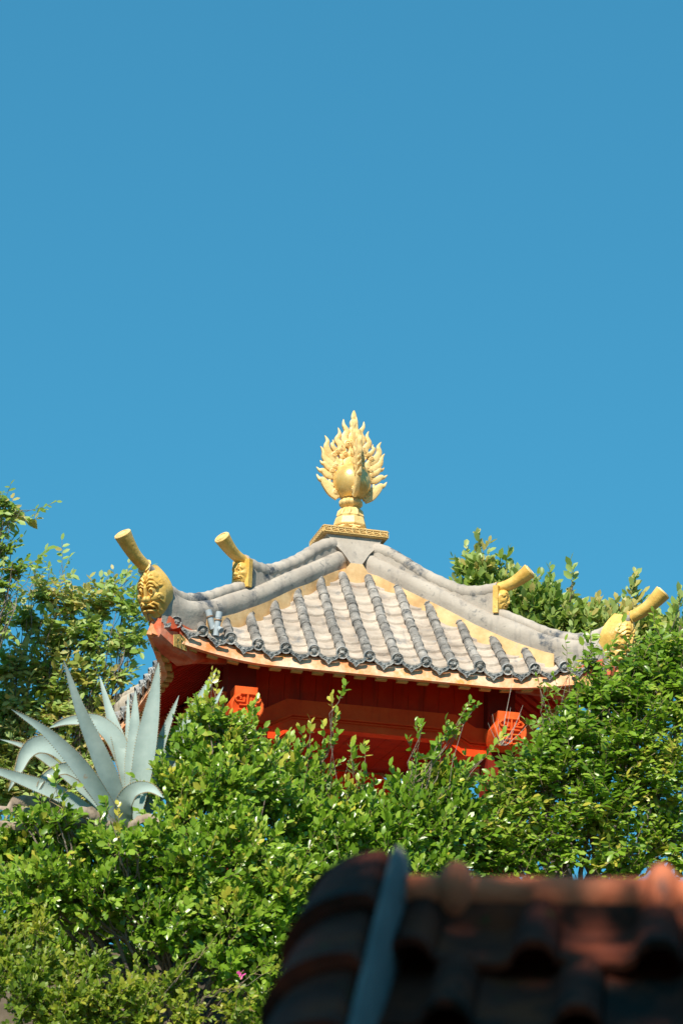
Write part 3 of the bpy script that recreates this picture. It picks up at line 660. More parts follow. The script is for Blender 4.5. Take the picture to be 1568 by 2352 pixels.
# --- columns, beams, carved beam heads, ceiling
CX, CYF, CYB = 1.42, -1.14, 2.0
for x in (-CX, CX):
    for y in (CYF, CYB):
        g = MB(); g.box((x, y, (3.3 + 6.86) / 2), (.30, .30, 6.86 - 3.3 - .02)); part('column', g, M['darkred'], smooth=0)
def beam(p0, p1, nout):
    """stepped lintel between two column centres"""
    p0, p1 = Vector(p0), Vector(p1); d = (p1 - p0); Lb = d.length; d.normalize(); nout = Vector(nout)
    fn = lambda a, b, q: p0 + d * a + Vector((0, 0, b)) + nout * q
    s1, s2 = .52, .66
    top = [(0, 6.14), (.27, 6.14), (.50, 6.265), (Lb - .50, 6.265), (Lb - .27, 6.14), (Lb, 6.14)]
    bot = [(Lb, 5.82), (Lb - .42, 5.82), (Lb - .62, 5.975), (.62, 5.975), (.42, 5.82), (0, 5.82)]
    g = MB(); g.prism(top + bot, fn, -.09, .09); bo = part('beam', g, M['beam_shade'], smooth=0)
    g = MB()
    up_ = [(.15, 6.03), (.33, 6.03), (.56, 6.15), (Lb - .56, 6.15), (Lb - .33, 6.03), (Lb - .15, 6.03)]
    for dz_, hh, pr in ((.0, .020, .030), (-.035, .012, .018)):
        n_ = len(up_); strip = [(a, b - .045 + dz_) for a, b in up_] + [(a, b - .045 + dz_ - hh) for a, b in reversed(up_)]
        for q in range(n_ - 1):
            quad = [strip[q], strip[q + 1], strip[2 * n_ - 2 - q], strip[2 * n_ - 1 - q]]
            g.prism(quad, fn, .088, .09 + pr)
    bt = [(.0, 5.87), (.40, 5.87), (.60, 6.02), (Lb - .60, 6.02), (Lb - .40, 5.87), (Lb, 5.87)]
    for q in range(5): g.prism([bt[q], bt[q + 1], (bt[q + 1][0], bt[q + 1][1] - .05), (bt[q][0], bt[q][1] - .05)], fn, .088, .108)
    part('moulding', g, M['beam_shade'], bo, smooth=40)
beam((-CX, CYF, 0), (CX, CYF, 0), (0, -1, 0)); beam((-CX, CYB, 0), (CX, CYB, 0), (0, 1, 0))
beam((-CX, CYF, 0), (-CX, CYB, 0), (-1, 0, 0)); beam((CX, CYF, 0), (CX, CYB, 0), (1, 0, 0))
def head(c, nout):
    """projecting beam end: block on top, round carved medallion on the front"""
    c = Vector(c); nout = Vector(nout); l = Vector((0, 0, 1)).cross(nout)
    fn = lambda a, b, q: c + l * a + Vector((0, 0, b)) + nout * q
    g = MB(); g.prism([(-.115, .06), (.115, .06), (.120, .19), (-.120, .19)], fn, -.55, -.10)
    g.prism([(-.12, -.20), (-.17, -.10), (-.178, .0), (-.13, .08), (.13, .08), (.178, .0), (.17, -.10), (.12, -.20)], fn, -.50, -.045)
    hd_ = part('beam_end', g, M['orange'], smooth=30)
    g = MB(); rings = []
    for q, rr in ((-.10, .95), (-.03, 1.0), (-.005, .95), (.0, .88), (-.010, .80)):
        rings.append([fn(.178 * rr * math.cos(2 * math.pi * k / 28), -.045 + .158 * rr * math.sin(2 * math.pi * k / 28), q) for k in range(28)])
    g.loft(rings)
    t = .011
    def bar(x0, y0, x1, y1): g.tube([fn(x0, y0, .004), fn(x1, y1, .004)], t, 6)
    bar(0, .085, 0, -.185); bar(-.075, .085, .075, .085); bar(-.09, -.035, .09, -.035); bar(-.10, -.085, .10, -.085); bar(-.07, -.135, .07, -.135)
    for s_ in (-1, 1):
        P = [(s_ * .035, .05), (s_ * .035, .0), (s_ * .11, -.0), (s_ * .135, .03), (s_ * .105, .058), (s_ * .07, .045), (s_ * .075, .025)]
        for a, b in zip(P, P[1:]): bar(*a, *b)
        P = [(s_ * .05, -.085), (s_ * .05, -.135), (s_ * .12, -.12)]
        for a, b in zip(P, P[1:]): bar(*a, *b)
    part('medallion', g, M['orange'], hd_, smooth=40)
for x in (-CX, CX):
    head((x, CYF - .50, 6.08), (0, -1, 0)); head((x, CYB + .50, 6.08), (0, 1, 0))
    for y in (CYF, CYB): head((x + math.copysign(.5, x), y, 6.08), (math.copysign(1, x), 0, 0))
g = MB()
for i in range(14):
    w_ = 2 * CX / 14; x0 = -CX + w_ * i; g.box((x0 + w_ / 2, (CYF + CYB) / 2, 6.35), (w_ - .005, CYB - CYF - .1, .03))
g.box((0, (CYF + CYB) / 2, 6.38), (2 * CX - .1, CYB - CYF - .15, .02))
part('ceiling', g, M['red'], smooth=0)
g = MB()                       # boarded band between beam and soffit, set back between the columns
for i in range(15):
    w_ = (2 * CX - .3) / 15; g.box((-CX + .15 + w_ * (i + .5), CYF + .02, 6.55), (w_ - .004, .03, .86))
g.box((0, CYF + .035, 6.55), (2 * CX - .3, .02, .86)); part('board_band', g, M['red'], smooth=0)
g = MB(); g.box((0, (CYF + CYB) / 2, 3.15), (3.6, CYB - CYF + .8, .3)); g.box((0, (CYF + CYB) / 2, 2.6), (4.0, CYB - CYF + 1.2, .8)); part('plinth', g, M['stone'], smooth=0)
g = MB(); g.box((0, (CYF + CYB) / 2, 3.315), (4.3, CYB - CYF + 1.9, .03)); part('bounce_floor', g, M['bounce_floor'], smooth=0)  # unseen pale slab added to throw sunlight up onto beams and soffit
g = MB()
for x in (-1, 1): g.box((x * CX, (CYF + CYB) / 2, 3.53), (.12, CYB - CYF - .32, .4))
g.box((0, CYF, 3.53), (2 * CX - .32, .12, .4)); part('parapet', g, M['orange'], smooth=0)

# --- two grey pipes strapped to the left end of the roof
PM = Matrix.Translation((PX, PY, CAMZ)) @ Matrix.Rotation(AZ, 4, 'Z')
def pipe(foot, top, r, label, bend=None):
    foot, top = Vector(foot), Vector(top); wf_, wt = PM @ foot, PM @ top
    root = thing('plastic_pipe', wf_, label, 'pipe')
    ax = (wt - wf_); Lp = ax.length; ax.normalize()
    g = MB(); P = [Vector((0, 0, 0)), ax * Lp * .5, ax * Lp]
    g.tube(P, r, 16, caps=False); g.tube([P[2] - ax * .012, P[2] - ax * .16], r * .86, 16, caps=True)
    g.tube([P[2] - ax * .07, P[2] - ax * .001], [r * 1.08, r * 1.08], 16, caps=False)
    n0 = 16
    g.tube([P[2] - ax * .002, P[2] + ax * .001], [r * 1.08, r * .90], 16, caps=False)
    if bend: g.tube([PM.to_3x3() @ Vector(q) for q in bend], r * .9, 14)
    obj('pipe_body', g, M['pipe'], root, smooth=40)
    g = MB(); g.tube([ax * (Lp * .62), ax * (Lp * .62 + .014)], r * 1.22, 16); obj('clamp', g, M['rust'], root, smooth=40)
pipe((-1.805, -1.74, 6.72), (-1.782, -1.74, 6.98), .032, 'longer front one of the two short grey plastic pipes on the roof corner tiles')
pipe((-1.83, -1.70, 6.80), (-1.893, -1.70, 7.0), .032, 'shorter back one of the two grey plastic pipes on the roof corner, leaning left', bend=[(0, 0, .02), (.05, -.05, 0), (.07, -.09, -.03)])

# ------------------------------------------------------------ foliage
TRI = np.array([(0, 2, 1), (0, 3, 2), (1, 2, 5), (1, 5, 4), (2, 3, 6), (2, 6, 5), (4, 5, 7), (5, 6, 7)])
def nrmz(a): return a / np.maximum(np.linalg.norm(a, axis=-1, keepdims=True), 1e-9)
class Crown:
    def __init__(s): s.V = []; s.F = []; s.T = []; s.MI = []; s.n = 0
    def _add(s, v, f, t, mi):
        s.V.append(v); s.F.append(f + s.n); s.T.append(t); s.MI.append(np.full(len(f), mi)); s.n += len(v)
    def leaves(s, P, D, N, L, W, tint, curl=.12):
        """P base, D direction, N normal, arrays; L,W sizes"""
        D = nrmz(D); B = nrmz(np.cross(N, D)); N = np.cross(D, B); m = len(P)
        cu = curl * (1 + .8 * rng.standard_normal(m)); fo = .10 + .06 * rng.standard_normal(m)
        tx = [0, .26, .28, .26, .68, .70, .68, 1.0]; ty = [0, -.42, 0, .42, -.44, 0, .44, 0]
        tz = [0, 1, 0, 1, 1, 0, 1, 0]
        V = np.zeros((m, 8, 3))
        for i in range(8):
            z = fo * tz[i] * abs(ty[i]) * W * 2 - cu * L * tx[i] ** 2
            V[:, i] = P + D * (L * tx[i])[:, None] + B * (W * ty[i])[:, None] + N * z[:, None]
        F = (TRI[None] + (np.arange(m) * 8)[:, None, None]).reshape(-1, 3)
        s._add(V.reshape(-1, 3), F, np.repeat(tint, 8), 0)
    def stems(s, A, Bp, r):
        m = len(A); d = nrmz(Bp - A); u = nrmz(np.cross(d, np.array([.3, .5, .81]))); v = np.cross(d, u)
        V = np.zeros((m, 6, 3))
        for i in range(3):
            c, q = math.cos(i * 2.094), math.sin(i * 2.094); o = u * c + v * q
            V[:, i] = A + o * r; V[:, i + 3] = Bp + o * r * .55
        f = np.array([(0, 1, 4), (0, 4, 3), (1, 2, 5), (1, 5, 4), (2, 0, 3), (2, 3, 5)])
        s._add(V.reshape(-1, 3), (f[None] + (np.arange(m) * 6)[:, None, None]).reshape(-1, 3), np.zeros(m * 6), 1)
    def sprigs(s, P, D, length, nleaf, L, W, mode='spiral', tb=.45, ts=.2, upb=.55, stem_r=.0035, curl=.12):
        m = len(P)
        if not m: return
        D = nrmz(D); ln = length * rng.uniform(.6, 1.25, m)
        side = nrmz(np.cross(D, np.array([0, 0, 1.0]) + .2 * rng.standard_normal((m, 3)))); up = np.cross(side, D)
        bend = .16 * rng.standard_normal((m, 3)) + np.array([0, 0, .05])
        st = rng.normal(tb, ts, m) + np.array([.55 * noise.noise(Vector(p) * 2.1) + .25 * noise.noise(Vector(p) * .7) for p in P])
        szs = rng.uniform(.78, 1.22, m)
        K = 3; prev = P
        for k in range(1, K + 1):
            t = k / K; cur = P + D * (ln * t)[:, None] + bend * (ln * t * t)[:, None]; s.stems(prev, cur, stem_r); prev = cur
        for j in range(nleaf):
            t = (.12 + .88 * j / (nleaf - 1)); base = P + D * (ln * t)[:, None] + bend * (ln * t * t)[:, None]
            if mode == 'pinnate':
                sg = (1 if j % 2 else -1) * (0 if j == nleaf - 1 else 1)
                ld = D * (.55 if sg else 1.2) + side * sg + .18 * rng.standard_normal((m, 3)) + np.array([0, 0, -.12])
                ln_n = up * .5 + .38 * rng.standard_normal((m, 3)) + np.array([-.2, -.75, .35])
            else:
                a = j * 2.4 + rng.uniform(0, 6.28, m) * .15; rad = side * np.cos(a)[:, None] + up * np.sin(a)[:, None]
                ld = D * (.55 + .7 * t) + rad * (1.05 - .45 * t) + .22 * rng.standard_normal((m, 3)) + np.array([0, 0, .15])
                ln_n = np.array([-.2, -.75, upb]) + D * .15 - rad * .22 + .45 * rng.standard_normal((m, 3))
            keep = rng.random(m) > .10
            sz = szs * rng.uniform(.62, 1.18, m) * (1 - .25 * abs(t - .55))
            tint = np.clip(st + .10 * rng.standard_normal(m) + .18 * (t - .6), 0, 1)
            odd = rng.random(m) < .012; tint = np.where(odd, 1.0, tint)
            s.leaves(base[keep], ld[keep], ln_n[keep], (L * sz)[keep], (W * sz * rng.uniform(.85, 1.1, m))[keep], tint[keep], curl)
    def build(s, name, lm, sm, parent):
        V = np.concatenate(s.V); F = np.concatenate(s.F).astype(np.int32); T = np.concatenate(s.T); MI = np.concatenate(s.MI).astype(np.int32)
        org = np.array(parent.location); V = V - org
        me = bpy.data.meshes.new(name); me.vertices.add(len(V)); me.vertices.foreach_set('co', V.astype(np.float32).ravel())
        me.loops.add(F.size); me.loops.foreach_set('vertex_index', F.ravel())
        me.polygons.add(len(F)); me.polygons.foreach_set('loop_start', np.arange(0, F.size, 3, dtype=np.int32))
        me.materials.append(lm); me.materials.append(sm); me.polygons.foreach_set('material_index', MI)
        a = me.attributes.new('tint', 'FLOAT', 'POINT'); a.data.foreach_set('value', T.astype(np.float32))
        me.polygons.foreach_set('use_smooth', np.ones(len(F), bool)); me.update(calc_edges=True); me.validate()
        o = bpy.data.objects.new(name, me); C.objects.link(o); o.parent = parent; return o

def branch_path(a, b, wob=.12, n=6):
    a, b = Vector(a), Vector(b); L = (b - a).length; o = []
    for i in range(n + 1):
        t = i / n; p = a.lerp(b, t)
        if 0 < i < n: p += Vector([random.gauss(0, wob * L / n * 1.1) for _ in range(3)])
        p.z -= .10 * L * math.sin(math.pi * t) * .6
        o.append(p)
    return o
def plant(name, label, cat, blobs, root_px, leafm, L, W, mode='spiral', dens=1.0, nleaf=12, sl=.26, tb=.45, ts=.18, group=None, extra=None, upw=.45, trunk_r=.09, stem=.0035, holes=(), curl=.12, bm='bark', inner=.35, limb=1):
    """blobs: (px, py, distance, radius px): real balls of foliage at that distance"""
    cs = []
    for px, py, Y, rp in blobs:
        c = at(px, py, Y); cs.append((np.array(c), rp * Y / FPX))
    rx, ry = root_px; base = at(rx, 1900, ry); base.z = ground_h(base.x, base.y) - .05
    root = thing(name, base, label, cat, 0, group)
    cr = Crown(); holes = [(np.array(at(a, b, Y)), r * Y / FPX) for a, b, Y, r in holes]
    allP = []
    for c, r in cs:
        n = int(dens * 95 * (r / .35) ** 2.1 * (.26 / sl) ** 1.3) + 2
        v = nrmz(rng.standard_normal((n, 3))); rr = (inner + (1 - inner) * rng.random(n) ** .8)
        P = c + v * (r * rr)[:, None] * np.array([1, .85, .92]) * (1 + .10 * rng.standard_normal((n, 1)))
        D = v * .8 + np.array([0, -.08, upw]) + .35 * rng.standard_normal((n, 3))
        ok = np.ones(n, bool)
        for hc, hr in holes: ok &= np.linalg.norm((P - hc)[:, [0, 2]], axis=1) > hr
        gz = np.array([ground_h(p[0], p[1]) for p in P]); ok &= P[:, 2] > gz + .03
        P, D = P[ok], D[ok]; P = P - nrmz(D) * sl * .6
        cr.sprigs(P, D, sl, nleaf, L, W, mode, tb, ts, stem_r=stem, curl=curl)
        allP.append(P)
    for a, b, m in (extra or []):        # long free shoots: a chain of sprigs along a line
        A, B_ = np.array(at(*a)), np.array(at(*b)); pts = np.array([A + (B_ - A) * t for t in np.linspace(0, 1, m)])
        pts[1:-1] += .03 * rng.standard_normal((m - 2, 3)); cr.stems(pts[:-1], pts[1:], .005)
        d = np.repeat((B_ - A)[None], m, 0); d = nrmz(d) + .5 * rng.standard_normal((m, 3)); d[-1] = B_ - A
        cr.sprigs(pts, d, sl * .75, max(7, nleaf - 3), L * 1.05, W * 1.05, mode, tb + .12, ts, stem_r=stem, curl=curl)
        cs.append((A, .1)); allP.append(pts)
    cr.build('crown', M[leafm], M['twig'], root)
    # trunk and limbs
    g = MB(); loc = Vector(base)
    mid = Vector(np.mean([c for c, _ in cs], axis=0)); top = loc.lerp(mid, .42) + Vector((random.gauss(0, .1), random.gauss(0, .1), 0))
    P = branch_path(loc, top, .08, 6); g.tube([p - loc for p in P], [trunk_r * (1.25 - .5 * i / 6) for i in range(7)], 9)
    obj('trunk', g, M[bm], root, smooth=60)
    g = MB()
    for (c, r), Ps in zip(cs, allP):
        st = P[random.choice((4, 5, 6))]; q = branch_path(st, Vector(c), .16, 6)
        r0 = trunk_r * random.uniform(.30, .5) * limb * (.28 if r < .11 else 1)
        g.tube([p - loc for p in q], [r0 * (1 - .7 * i / 6) for i in range(7)], 6)
        if len(Ps):
            for k in rng.choice(len(Ps), min(len(Ps), 6), replace=False):
                s0 = q[random.choice((4, 5, 6))]; b2 = branch_path(s0, Vector(Ps[k]), .18, 4)
                g.tube([p - loc for p in b2], [r0 * .32 * (1 - .6 * i / 4) + .002 for i in range(5)], 5)
    obj('branches', g, M[bm], root, smooth=60)
    return root

# glossy small-leaved bushes in front of the pavilion
plant('bush', 'glossy green bush filling the lower left, around and below the agave', 'bush',
      [(150, 1885, 20.3, 34), (70, 1880, 20.3, 30), (240, 1930, 20.2, 36), (290, 1948, 20.1, 34), (345, 1930, 20.3, 38), (485, 1650, 21.2, 52), (440, 1722, 21.1, 62), (530, 1712, 21.4, 75), (395, 1800, 20.9, 60), (500, 1820, 21.0, 100), (580, 1800, 21.4, 90), (400, 1905, 20.8, 75), (120, 1905, 20.6, 55), (60, 1930, 20.7, 55),
       (200, 1950, 20.5, 65), (10, 1950, 20.8, 60), (300, 1985, 20.4, 75), (420, 2000, 20.5, 95), (540, 1960, 20.8, 110), (100, 2030, 20.4, 100), (230, 2060, 20.4, 95), (380, 2110, 20.4, 100), (540, 2110, 20.6, 105), (20, 2110, 20.5, 95),
       (640, 2060, 20.8, 110), (640, 2210, 20.6, 90), (500, 2220, 20.4, 70), (620, 2330, 20.4, 70), (700, 2150, 20.9, 80)],
      (420, 21.0), 'ficus', .080, .050, dens=1.15, limb=.7, nleaf=13, sl=.24, holes=[(235, 2150, 20.5, 30), (445, 2270, 20.5, 45)], group='green bushes and trees round the pavilion',
      extra=[((470, 1700, 21.2), (487, 1575, 21.2), 6), ((300, 1990, 20.3), (250, 1870, 20.2), 5), ((140, 1900, 20.3), (130, 1815, 20.2), 5), ((560, 1740, 21.3), (575, 1655, 21.3), 5)])
plant('bush', 'darker green bush low behind the one under the agave', 'bush',
      [(150, 2170, 22.4, 85), (110, 2230, 22.3, 80), (0, 2010, 22.6, 90), (110, 2060, 22.7, 90), (60, 2180, 22.4, 90), (210, 2140, 22.6, 95), (320, 2080, 22.7, 90), (330, 2200, 22.4, 90), (450, 2180, 22.5, 90), (200, 2250, 22.3, 80), (430, 2040, 22.7, 80), (560, 2200, 22.5, 80), (560, 2060, 22.6, 80)],
      (230, 22.9), 'ficus', .08, .045, dens=.8, nleaf=12, sl=.26, tb=.2, group='green bushes and trees round the pavilion')
plant('bush', 'glossy green bush under the red beam, with two tall free shoots', 'bush',
      [(640, 1770, 21.9, 78), (705, 1818, 22.1, 78), (640, 1890, 21.7, 100), (790, 1872, 22.2, 74), (760, 1940, 21.9, 105), (860, 1885, 22.3, 66), (930, 1848, 22.3, 72), (1000, 1808, 22.4, 58), (1050, 1810, 22.4, 60),
       (870, 1940, 22, 105), (980, 1900, 22.2, 105), (1060, 1900, 22.4, 80), (900, 2030, 21.8, 90), (700, 2010, 21.6, 100), (1000, 2010, 22, 80), (800, 2040, 21.6, 90)],
      (820, 22.2), 'ficus', .084, .050, dens=1.05, nleaf=12, sl=.25, group='green bushes and trees round the pavilion',
      extra=[((735, 1760, 22.0), (778, 1612, 22.0), 8), ((950, 1800, 22.2), (1062, 1640, 22.2), 10), ((990, 1760, 22.2), (1082, 1636, 22.2), 5), ((700, 1770, 22), (712, 1690, 22), 4), ((800, 1830, 22.1), (806, 1735, 22.1), 5), ((830, 1830, 22.1), (838, 1745, 22.1), 4), ((955, 1770, 22.2), (965, 1690, 22.2), 5), ((1060, 1790, 22.3), (1120, 1730, 22.3), 5)])
plant('broadleaf_tree', 'dense green tree growing up in front of the right roof corner', 'tree',
      [(1168, 1815, 22.9, 58), (1258, 1722, 22.9, 62), (1312, 1655, 23, 54), (1372, 1598, 23, 54), (1366, 1528, 23.1, 24), (1185, 1965, 22.6, 60), (1120, 1920, 22.6, 55), (1420, 1610, 23.1, 85), (1470, 1550, 23.3, 62), (1530, 1500, 23.4, 80), (1565, 1600, 23.2, 100), (1460, 1700, 23, 105),
       (1340, 1720, 22.9, 100), (1245, 1800, 22.8, 100), (1160, 1885, 22.7, 90), (1370, 1850, 22.8, 105), (1520, 1800, 23, 110), (1270, 1935, 22.7, 80), (1420, 1965, 22.8, 85), (1550, 1930, 23, 95), (1120, 1970, 22.7, 75), (1240, 2040, 22.7, 60), (1420, 2060, 22.7, 60)],
      (1330, 23.2), 'shrub', .092, .048, mode='pinnate', dens=1.15, nleaf=11, sl=.27, upw=.35, group='green bushes and trees round the pavilion',
      holes=[(1285, 1890, 22.7, 9), (1255, 1975, 22.7, 8), (1320, 1980, 22.7, 7)], extra=[((1345, 1560, 23.1), (1354, 1462, 23.1), 7), ((1255, 1690, 23), (1240, 1585, 23), 5), ((1375, 1560, 23.1), (1400, 1492, 23.1), 5), ((1290, 1600, 23), (1300, 1520, 23), 5)])
plant('broadleaf_tree', 'large pale green tree behind the right side of the roof', 'tree',
      [(1102, 1316, 29, 38), (1105, 1366, 29, 50), (1175, 1384, 29, 66), (1245, 1416, 29, 68), (1320, 1441, 29, 70), (1395, 1456, 29, 66), (1460, 1456, 29.3, 62), (1545, 1471, 29.5, 62), (1300, 1506, 29, 80), (1190, 1456, 29, 70), (1400, 1536, 29, 80), (1500, 1546, 29.3, 80)],
      (1350, 29.5), 'olive', .13, .075, dens=1.5, nleaf=12, sl=.30, tb=.72, group='green bushes and trees round the pavilion', upw=.8, trunk_r=.14,
      extra=[((1105, 1336, 29), (1100, 1269, 29), 6), ((1150, 1366, 29), (1160, 1299, 29), 5), ((1065, 1366, 29), (1052, 1328, 29), 4), ((1305, 1416, 29), (1312, 1341, 29), 5), ((1448, 1416, 29), (1455, 1368, 29), 5), ((1250, 1376, 29), (1258, 1341, 29), 4), ((1560, 1446, 29), (1558, 1401, 29), 5)])
plant('airy_tree', 'airy pale green tree with sky gaps, left of the pavilion', 'tree',
      [(110, 1370, 28, 45), (165, 1385, 28, 50), (235, 1385, 28, 46), (285, 1385, 28, 40), (55, 1415, 28, 45), (120, 1465, 28, 62), (215, 1470, 28, 62), (295, 1465, 28, 46), (40, 1530, 28, 62), (120, 1560, 28, 66), (205, 1560, 28, 50), (280, 1540, 28, 36),
       (60, 1640, 28, 66), (150, 1650, 28, 56), (220, 1640, 28, 34), (40, 1740, 28, 66), (120, 1740, 28, 60), (200, 1740, 28, 50), (60, 1830, 28, 60), (180, 1830, 28, 60), (290, 1850, 28, 60), (0, 1620, 28, 60), (10, 1700, 28, 60), (0, 1800, 28, 60)],
      (150, 28.6), 'pale', .125, .070, mode='pinnate', dens=.88, limb=.45, nleaf=11, sl=.36, tb=.66, ts=.2, group='green bushes and trees round the pavilion', upw=.5, trunk_r=.12,
      extra=[((140, 1350, 28), (143, 1297, 28), 4), ((240, 1370, 28), (296, 1330, 28), 5), ((70, 1350, 28), (80, 1312, 28), 4), ((300, 1420, 28), (345, 1418, 28), 4), ((300, 1480, 28), (350, 1468, 28), 4)])
plant('airy_tree', 'light green tree whose branch tips enter at the left edge, above the others', 'tree',
      [(0, 1150, 27, 26), (22, 1178, 27, 28), (-10, 1210, 27, 26), (8, 1262, 27, 28), (30, 1312, 27, 24), (-20, 1340, 27, 60), (-60, 1230, 27, 60), (-90, 1400, 27, 90), (0, 1420, 27, 40)],
      (-330, 27.2), 'pale', .12, .068, mode='pinnate', dens=.7, limb=.5, nleaf=9, sl=.28, tb=.38, group='green bushes and trees round the pavilion', upw=.2, trunk_r=.11, extra=[((20, 1180, 27), (70, 1172, 27), 4), ((10, 1200, 27), (58, 1196, 27), 4), ((20, 1330, 27), (76, 1292, 27), 4)])
vine = plant('creeping_vine', 'yellowish green creeper with tiny pink flowers along the bottom left', 'vine',
      [(20, 2240, 19.9, 55), (90, 2220, 19.9, 50), (180, 2290, 19.8, 50), (220, 2220, 20, 40), (270, 2290, 19.9, 45), (400, 2260, 20.1, 40), (90, 2140, 20.1, 34), (-10, 2120, 20.1, 34), (60, 2300, 19.8, 60), (10, 2180, 20, 40), (150, 2340, 19.8, 60), (240, 2330, 19.9, 50), (330, 2340, 20, 50), (430, 2330, 20, 40), (330, 2270, 20.1, 36), (150, 2240, 20.1, 36), (540, 2330, 20, 30)],
      (200, 20.4), 'vine', .058, .038, dens=1.7, nleaf=13, sl=.20, tb=.45, ts=.25, trunk_r=.03, stem=.003, group=None,
      extra=[((330, 2300, 20), (470, 2180, 19.9), 9), ((470, 2290, 20), (600, 2240, 19.9), 7)])
g = MB()
for px, py in ((634, 2235), (637, 2240)):
    c = at(px * .872, py, 19.85) - vine.location
    for k in range(3):
        a = k * 2.1 + random.random(); d = Vector((math.cos(a), -.3, math.sin(a))) * .022
        g.add([c, c + d + Vector((.01, 0, .012)), c + d * 1.6, c + d + Vector((-.01, 0, -.012))], [(0, 1, 2), (0, 2, 3)])
obj('flower', g, M['petal'], vine, smooth=0)

# dark palm at the left edge
pb = at(-40, 1700, 31); base = Vector((pb.x, pb.y, ground_h(pb.x, pb.y) - .05)); palm = thing('palm_tree', base, 'dark green palm showing through the leaves at the left edge', 'palm tree')
g = MB(); ht = pb.z - base.z; g.tube([(0, 0, 0), (.06, 0, ht * .5), (0, 0, ht)], [.13, .10, .09], 12); obj('trunk', g, M['bark'], palm)
for i in range(26):
    th = i * 2.4; el = random.uniform(-.5, 1.15); L = random.uniform(1.0, 1.5)
    d = Vector((math.cos(th) * math.cos(el), math.sin(th) * math.cos(el), math.sin(el))); cr = Crown(); pts = []
    for q in range(13):
        t = q / 12; pts.append(Vector((0, 0, ht)) + d * (L * t) - Vector((0, 0, .45 * L * t * t)))
    pp = np.array([tuple(p + base) for p in pts]); cr.stems(pp[:-1], pp[1:], .010)
    sd_ = Vector((-d.y, d.x, 0)).normalized()
    for s_ in (-1, 1):
        n = 36; tt = np.linspace(.12, 1, n); P = np.array([[np.interp(t, np.linspace(0, 1, 13), pp[:, c]) for c in range(3)] for t in tt])
        D = np.array(d)[None] * .8 + np.array(sd_)[None] * s_ + np.array([0, 0, -.25]) + .08 * rng.standard_normal((n, 3))
        cr.leaves(P, D, np.array([0, 0, 1.0]) + .2 * rng.standard_normal((n, 3)), .42 * (1 - .5 * tt), np.full(n, .03), rng.uniform(0, 1, n), .2)
    cr.build('frond', M['palm'], M['twig'], palm)

# ------------------------------------------------------------ agave
ab = at(288, 1925, 21.05); agave = thing('agave', ab, 'big blue green agave with long spiny leaves rising from the bush', 'agave')
def cpt(x, y): return (x / 3.034, 1492.8 + y / 3.034)
AG = [  # path in crop pixels (base -> tip), widest width px, distance at base / tip, dead
    ([(845, 1220), (800, 1000), (690, 730), (560, 420), (445, 68)], 115, 20.9, 20.3, 0), ([(880, 1200), (900, 950), (850, 700), (770, 450), (695, 180)], 100, 21.1, 21.5, 0),
    ([(930, 1150), (920, 900), (898, 640), (893, 300)], 60, 21.2, 21.6, 0), ([(930, 1160), (935, 880), (940, 600), (945, 285)], 105, 21.0, 21.2, 0),
    ([(930, 1180), (980, 920), (1030, 600), (1075, 330), (1108, 88)], 125, 20.95, 20.9, 0), ([(960, 1160), (1040, 900), (1140, 600), (1248, 316)], 75, 21.1, 21.0, 0),
    ([(940, 1200), (1080, 900), (1270, 600), (1400, 340), (1505, 145)], 105, 21.2, 21.5, 0), ([(980, 1190), (1200, 900), (1400, 560), (1556, 258)], 80, 21.4, 21.9, 0),
    ([(830, 1230), (700, 1020), (540, 800), (330, 580), (85, 415)], 110, 20.8, 20.0, 0), ([(820, 1220), (690, 1010), (540, 810), (400, 685), (270, 662), (185, 720), (125, 850), (60, 985)], 120, 20.9, 20.6, 0),
    ([(800, 1210), (600, 1000), (430, 845), (300, 745), (150, 665), (0, 622)], 62, 21.2, 21.0, 0), ([(800, 1240), (600, 1120), (400, 1000), (200, 920), (0, 850), (-200, 800)], 95, 20.7, 20.2, 0),
    ([(900, 1180), (905, 980), (870, 790), (800, 620), (690, 515), (580, 487), (450, 502), (340, 545)], 115, 21.3, 21.3, 0), ([(790, 1200), (680, 990), (580, 885), (470, 830), (380, 850), (300, 900), (245, 1020)], 75, 20.8, 20.4, 0),
    ([(880, 1250), (865, 1150), (880, 1050), (950, 975), (1050, 965), (1140, 1030)], 110, 20.7, 20.2, 0), ([(900, 1240), (1000, 1100), (1120, 960), (1240, 860), (1390, 800)], 105, 21.2, 21.2, 0),
    ([(830, 1230), (740, 1000), (690, 800), (615, 680)], 70, 21.4, 21.8, 0), ([(940, 1230), (1060, 960), (1160, 780), (1290, 690), (1420, 700)], 80, 21.2, 21.5, 0),
    ([(860, 1280), (740, 1220), (640, 1140), (540, 1130), (450, 1180)], 85, 20.7, 20.3, 1), ([(820, 1260), (600, 1140), (400, 1080), (200, 1050), (90, 1060), (40, 1190)], 80, 20.8, 20.3, 1),
    ([(800, 1270), (500, 1230), (250, 1230), (0, 1210), (-200, 1230)], 70, 20.8, 20.4, 1), ([(880, 1360), (900, 1260), (960, 1190), (1060, 1160), (1110, 1200)], 60, 20.6, 20.2, 1), ([(800, 1260), (400, 1140), (100, 1110), (-150, 1080)], 50, 21, 20.8, 1)]
